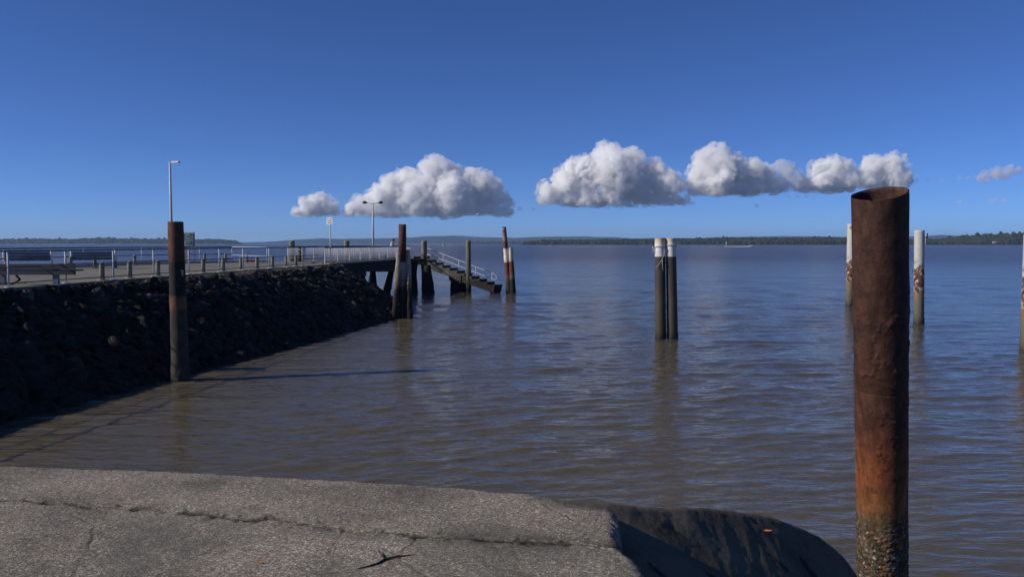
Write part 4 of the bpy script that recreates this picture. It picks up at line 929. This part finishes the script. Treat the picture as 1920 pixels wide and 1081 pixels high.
m = MB(); m.tube([(-.15,0,.29), (-.1,0,.42), (.1,0,.42), (.15,0,.29)], .006, 6); m.build('handle', M['galv'], bk)
# bicycle against the far fence by the double lamp
bi = empty('bicycle', (at(690,486,66.5).x, 66.5, ZP), R(14), label='dark bicycle parked on the jetty beside the double lamp post', cat='bicycle')
for x_ in (-.5, .52):
    m = MB(); m.tube([(x_+.33*math.cos(a), 0, .34+.33*math.sin(a)) for a in np.linspace(0, 2*math.pi, 29)], .018, 6, caps=False); wl = m.build('wheel', M['black'], bi)
    m = MB()
    for a in np.linspace(0, math.pi, 7)[:-1]: m.tube([(x_+.32*math.cos(a),0,.34+.32*math.sin(a)), (x_-.32*math.cos(a),0,.34-.32*math.sin(a))], .003, 4)
    m.build('spokes', M['galv'], wl)
m = MB()
for a_, b_ in (((-.5,0,.34),(-.1,0,.33)), ((-.1,0,.33),(-.22,0,.86)), ((-.5,0,.34),(-.2,0,.78)), ((-.2,0,.78),(.36,0,.80)), ((-.1,0,.33),(.38,0,.72)), ((.34,0,.92),(.52,0,.34))): m.tube([a_, b_], .018, 8)
m.build('frame', M['dark'], bi)
m = MB(); m.tube([(.34,0,.9), (.33,0,1.02)], .014, 8); m.tube([(.26,-.28,1.04), (.34,-.15,1.03), (.34,.15,1.03), (.26,.28,1.04)], .014, 8); m.build('handlebar', M['black'], bi)
m = MB(); m.add([(-.36,-.07,.9),(-.36,.07,.9),(-.08,.02,.89),(-.08,-.02,.89),(-.36,-.06,.86),(-.36,.06,.86),(-.08,.015,.86),(-.08,-.015,.86)], [(0,1,2,3),(7,6,5,4),(0,3,7,4),(1,0,4,5),(2,1,5,6),(3,2,6,7)]); m.build('saddle', M['black'], bi)
m = MB(); m.tube([(-.1,-.05,.33), (-.1,-.1,.18)], .01, 6); m.tube([(-.1,.05,.33), (-.1,.1,.48)], .01, 6); m.build('crank', M['galv'], bi)
bgx = empty('bag', (at(677.5,486,66.2).x, 66.2, ZP), 0, label='white bag slung high on the jetty just left of the bicycle', cat='bag')
m = MB(); m.tube([(0,0,.0), (0,0,.1), (0,0,.35), (0,0,.5), (.02,0,.55)], [.12,.16,.15,.08,.03], 12); m.build('sack', M['white'], bgx); m = MB(); m.tube([(0,-.04,.54), (0,-.05,.68), (0,.05,.68), (0,.04,.54)], .012, 6); m.build('strap', M['dark'], bgx)

# ------------------------------------------------------------------ foreground slab
ZS = 2.4
back = [onz(x, y, ZS) for x, y in ((-500,862),(-200,866),(0,869),(30,868),(250,876),(500,888),(750,902),(960,918),(1080,928),(1150,938))]
right = [onz(x, y, ZS) for x, y in ((1150,938),(1158,960),(1160,1000),(1170,1022),(1195,1045),(1215,1081))]+[Vector((.70,2.6,ZS))]
def interp(pts, key, val, x):
    return np.interp(x, [getattr(p, key) for p in pts], [getattr(p, val) for p in pts])
crack = [onz(x, y, ZS) for x, y in ((-400,918),(0,937),(50,937),(100,943),(170,949),(230,951),(300,957),(350,959),(420,967),(470,972),(500,969),(560,976),(620,986),(650,992),(720,997),(800,1004),(880,1008),(960,1013),(1060,1017),(1170,1022))]
minor = [[(170,948),(175,975),(165,1000),(178,1010),(150,1050),(135,1081)], [(650,992),(620,1030),(612,1045),(598,1081)], [(782,1003),(770,1022),(752,1030),(745,1050),(780,1065),(820,1090)], [(60,881),(95,876),(125,873)], [(0,986),(60,950)], [(265,886),(310,881)], [(520,1040),(540,1000),(548,985)], [(1105,948),(1060,940),(1040,930)], [(1020,945),(1060,962),(1080,975),(1110,985)], [(960,1013),(975,1050),(965,1081)], [(390,905),(470,890)], [(300,1081),(330,1050),(400,1035)]]
minor = [[onz(x, y, ZS) for x, y in c] for c in minor]
def segdist(P, pts, wob=0.):
    d = np.full(len(P), 9e9)
    for a, b in zip(pts[:-1], pts[1:]):
        ax_, ay = a.x, a.y; bx, by = b.x-a.x, b.y-a.y; t = np.clip(((P[:,0]-ax_)*bx+(P[:,1]-ay)*by)/(bx*bx+by*by+1e-9), 0, 1)
        d = np.minimum(d, np.hypot(P[:,0]-ax_-t*bx, P[:,1]-ay-t*by))
    return d
def make_slab():
    xs = np.concatenate([np.linspace(-6.4, -4.1, 50)[:-1], np.arange(-4.1, .80, .0095)]); U = np.concatenate([np.linspace(0, 1, 430)])
    rx = np.array([p.x for p in right])[::-1]; ry = np.array([p.y for p in right])[::-1]
    V = []; nc = len(xs)
    # rows run from near (y=2.7) to the back edge; columns squeezed to the right edge
    Y0 = 2.7; rows = []
    xr_at = lambda y: np.interp(y, ry, rx)
    bx_, by_ = np.array([p.x for p in back]), np.array([p.y for p in back])
    xn = (xs-xs[0])/(xs[-1]-xs[0])
    yb0 = np.interp(xs, bx_, by_)
    XX = np.empty((len(U), nc)); YY = np.empty_like(XX)
    for i, u in enumerate(U):
        y = Y0+(yb0-Y0)*u; xr = xr_at(np.minimum(y[-1], y)); XX[i] = xs[0]+(xr[-1]-xs[0])*xn
        yb = np.interp(XX[i], bx_, by_); YY[i] = Y0+(yb-Y0)*u
    P = np.stack([XX.ravel(), YY.ravel()], 1)
    nlow = vnoise(P, .5, 11, 3); nmid = vnoise(P, 5, 12, 4); nhi = vnoise(P, 38, 13, 3)
    # ragged edges
    edge_b = (np.interp(P[:,0], bx_, by_)-P[:,1]); edge_r = (np.array([xr_at(v) for v in P[:,1]])-P[:,0])
    Pw = P+np.stack([vnoise(P, 6, 21, 4), vnoise(P, 6, 22, 4)], 1)*.03
    dc = segdist(Pw, crack); wid = .013+.006*np.clip(vnoise(P, 2.2, 31, 3)+.2, 0, 1)
    ck = np.exp(-(dc/wid)**2); spall = np.exp(-(dc/.06)**2)*np.clip(vnoise(P, 16, 33, 3)*3.2+.15, 0, 1)
    mk_ = np.zeros(len(P))
    for c_ in minor: mk_ = np.maximum(mk_, np.exp(-(segdist(Pw, c_)/.0045)**2)*np.clip(.55+vnoise(P, 5, 35, 2), .2, 1))
    Z = ZS+.012*nlow+.004*nmid+.0022*nhi-.018*ck-.010*spall-.008*mk_
    # step across the joint: the outer strip sits a touch lower
    cx_, cyv = np.array([p.x for p in crack]), np.array([p.y for p in crack]); side_ = P[:,1]-np.interp(P[:,0], cx_, cyv)
    Z -= .006*np.clip(side_/.02, 0, 1)
    for e in (edge_b+.012*nmid+.008*nhi, edge_r+.02*nmid+.008*nhi):
        t = np.clip(1-e/.07, 0, 1.4); Z -= .035*t**2.2
    dcor = np.hypot(P[:,0]-.63, (P[:,1]-5.05)*1.5); Z -= .07*np.clip(1-dcor/.55, 0, 1)**1.6
    silt = np.clip((.62-dcor)*2.2+vnoise(P, 4, 71, 4)*1.3, 0, 1)*np.clip(1-dcor/.75, 0, 1)**.5
    silt = np.maximum(silt, np.clip(vnoise(P, 7, 72, 4)*2.2-.1, 0, .75)*np.exp(-np.maximum(edge_r, 0)/.10)*(P[:,1] > 3))
    chips = np.clip(vnoise(P, 9, 41, 4)*2-.5, 0, 1)*np.exp(-(np.maximum(edge_r, 0)/.06)); Z -= .05*chips
    crackv = np.clip(ck*.97+spall*.7+mk_*.75+.15*chips, 0, 1)
    nr = len(U); V = np.stack([P[:,0], P[:,1], Z], 1)
    F = gridfaces(nr, nc)
    # skirts down to below the water
    bk_ = V[(nr-1)*nc:]; sk = []
    for dz, o_ in ((-.12,.01), (-.5,.0), (-3.4,-.02)):
        q = bk_.copy(); q[:,2] += dz; q[:,1] += o_; sk.append(q)
    base = len(V); V = np.concatenate([V]+sk); allr = [np.arange((nr-1)*nc, nr*nc)]+[base+k*nc+np.arange(nc) for k in range(3)]
    F = [F]+[np.stack([a[:-1], a[1:], b[1:], b[:-1]], 1) for a, b in zip(allr[:-1], allr[1:])]
    rt = V[np.arange(nr)*nc+nc-1]; base2 = len(V); sk2 = []
    for k, (dz, o_) in enumerate(((-.10,.02), (-.4,.0), (-3.4,-.02))):
        q = rt.copy(); q[:,2] += dz; q[:,0] += o_+.02*vnoise(rt[:, :2]*1., 9, 50+k, 3); sk2.append(q)
    V = np.concatenate([V]+sk2); allr = [np.arange(nr)*nc+nc-1]+[base2+k*nr+np.arange(nr) for k in range(3)]
    F += [np.stack([b[:-1], b[1:], a[1:], a[:-1]], 1) for a, b in zip(allr[:-1], allr[1:])]
    o = npmesh('pavement', V, np.concatenate(F), M['slab']); tag(o, kind='structure')
    at_ = o.data.attributes.new('crack', 'FLOAT', 'POINT'); arr = np.zeros(len(V), np.float32); arr[:len(crackv)] = crackv; at_.data.foreach_set('value', arr)
    at_ = o.data.attributes.new('silt', 'FLOAT', 'POINT'); arr = np.zeros(len(V), np.float32); arr[:len(silt)] = silt; arr[len(silt):] = .8; at_.data.foreach_set('value', arr)
    # ground the camera stands on
    m = MB(); m.box((-2.8, -3.3, ZS-.32), (7.2, 12.0, .6)); tag(m.build('ground', M['slab']), kind='structure')
make_slab()
# lower silted apron beside the slab: silhouette crest, then gentle face towards the viewer
crest = [at(x, y, D) for x, y, D in ((1060,952,4.95),(1140,947,5.02),(1200,947,5.15),(1260,951,5.3),(1330,957,5.5),(1400,966,5.68),(1470,982,5.85),(1520,1000,5.98),(1560,1022,6.08),(1590,1050,6.16),(1612,1085,6.2),(1640,1140,6.2),(1665,1220,6.15),(1690,1330,6.05))]
def apron():
    cx_ = np.array([p.x for p in crest]); cyv = np.array([p.y for p in crest]); cz = np.array([p.z for p in crest])
    s = np.linspace(0, 1, 240); L = np.concatenate([[0], np.cumsum(np.hypot(np.diff(cx_), np.diff(cz)))]); L /= L[-1]
    X = np.interp(s, L, cx_); Y = np.interp(s, L, cyv); Z = np.interp(s, L, cz)
    k = np.ones(25)/25; X, Y, Z = [np.convolve(np.pad(a, 12, 'edge'), k, 'valid') for a in (X, Y, Z)]
    V = []; T = np.linspace(-.35, 1, 260)
    for t in T:
        if t < 0:   # beyond the crest: rolls over into the water
            e = -t/.35; V.append(np.stack([X+.1*e, Y+.55*e**.6, Z-2.9*e**1.7-.05*e], 1))
        else: V.append(np.stack([X*(1-t)+(X*.5+.28)*t, Y-3.4*t, Z-1.9*t], 1))
    V = np.concatenate(V); P = V[:, :2]
    V[:, 2] += .03*vnoise(P, 2.2, 61, 4)+.006*vnoise(P*np.array([1.6, 1]), 9, 62, 4)+.004*vnoise(P, 40, 63, 3)
    o = npmesh('silted_apron', V, gridfaces(len(T), len(s))[:, ::-1], M['mud']); tag(o, kind='structure')
apron()
# litter
def surf_z(x, y):
    dg = bpy.context.evaluated_depsgraph_get(); hit, loc, *_ = sc.ray_cast(dg, Vector((x, y, 3.4)), Vector((0,0,-1))); return loc.z if hit else ZS
hz.hide_viewport = True
bpy.context.view_layer.update()
def look_hit(px, py):
    dg = bpy.context.evaluated_depsgraph_get(); hit, loc, *_ = sc.ray_cast(dg, Vector((0,0,EYE)), Vector(ray(px, py)).normalized()); return loc if hit else onz(px, py, ZS)
def leaf(px, py, L, rz, lab):
    p = look_hit(px, py); o = empty('leaf', p+Vector((0,0,.006)), rz, label=lab, cat='leaf')
    m = MB(); n_ = 10; vs = []
    for i in range(n_+1):
        t = i/n_; w_ = L*.22*math.sin(math.pi*t)**.7; z_ = .35*L*(t-.5)**2+.01*L
        vs += [((t-.5)*L, -w_, z_+.25*w_), ((t-.5)*L, 0, z_), ((t-.5)*L, w_, z_+.3*w_)]
    m.add(vs, [(i*3+j, i*3+j+1, i*3+j+4, i*3+j+3) for i in range(n_) for j in range(2)], True); b_ = m.build('blade', M['leaf'], o)
    sd = b_.modifiers.new('thickness', 'SOLIDIFY'); sd.thickness = .0015
    m = MB(); m.tube([(-.5*L,0,.09*L), (-.68*L,.03*L,.06*L), (-.85*L,.1*L,.1*L)], .0016, 6); m.build('stalk', M['leaf'], o)
leaf(1437, 996, .075, R(-15), 'curled orange leaf lying on the dark silted apron')
leaf(490, 1055, .028, R(20), 'small yellow leaf on the pale concrete left of the forked twig')
A_ = [onz(x, y, ZS) for x, y in ((672,1067),(690,1064),(708,1059),(722,1051))]; B__ = [onz(x, y, ZS) for x, y in ((722,1051),(745,1046),(775,1042))]; C_ = [onz(x, y, ZS) for x, y in ((722,1051),(716,1044),(708,1036))]
o0 = A_[-1].copy(); m = MB()
lift = lambda P, hs: [Vector((p.x-o0.x, p.y-o0.y, h)) for p, h in zip(P, hs)]
m.tube(lift(A_, (.006,.009,.011,.011)), [.003,.004,.0045,.005], 8); m.tube(lift(B__, (.011,.012,.008)), [.006,.0045,.002], 8); m.tube(lift(C_, (.011,.014,.02)), [.004,.003,.0015], 8)
tag(m.build('twig', M['twig'], None, o0), 'dark forked twig lying on the pale concrete slab', 'twig')
hz.hide_viewport = False
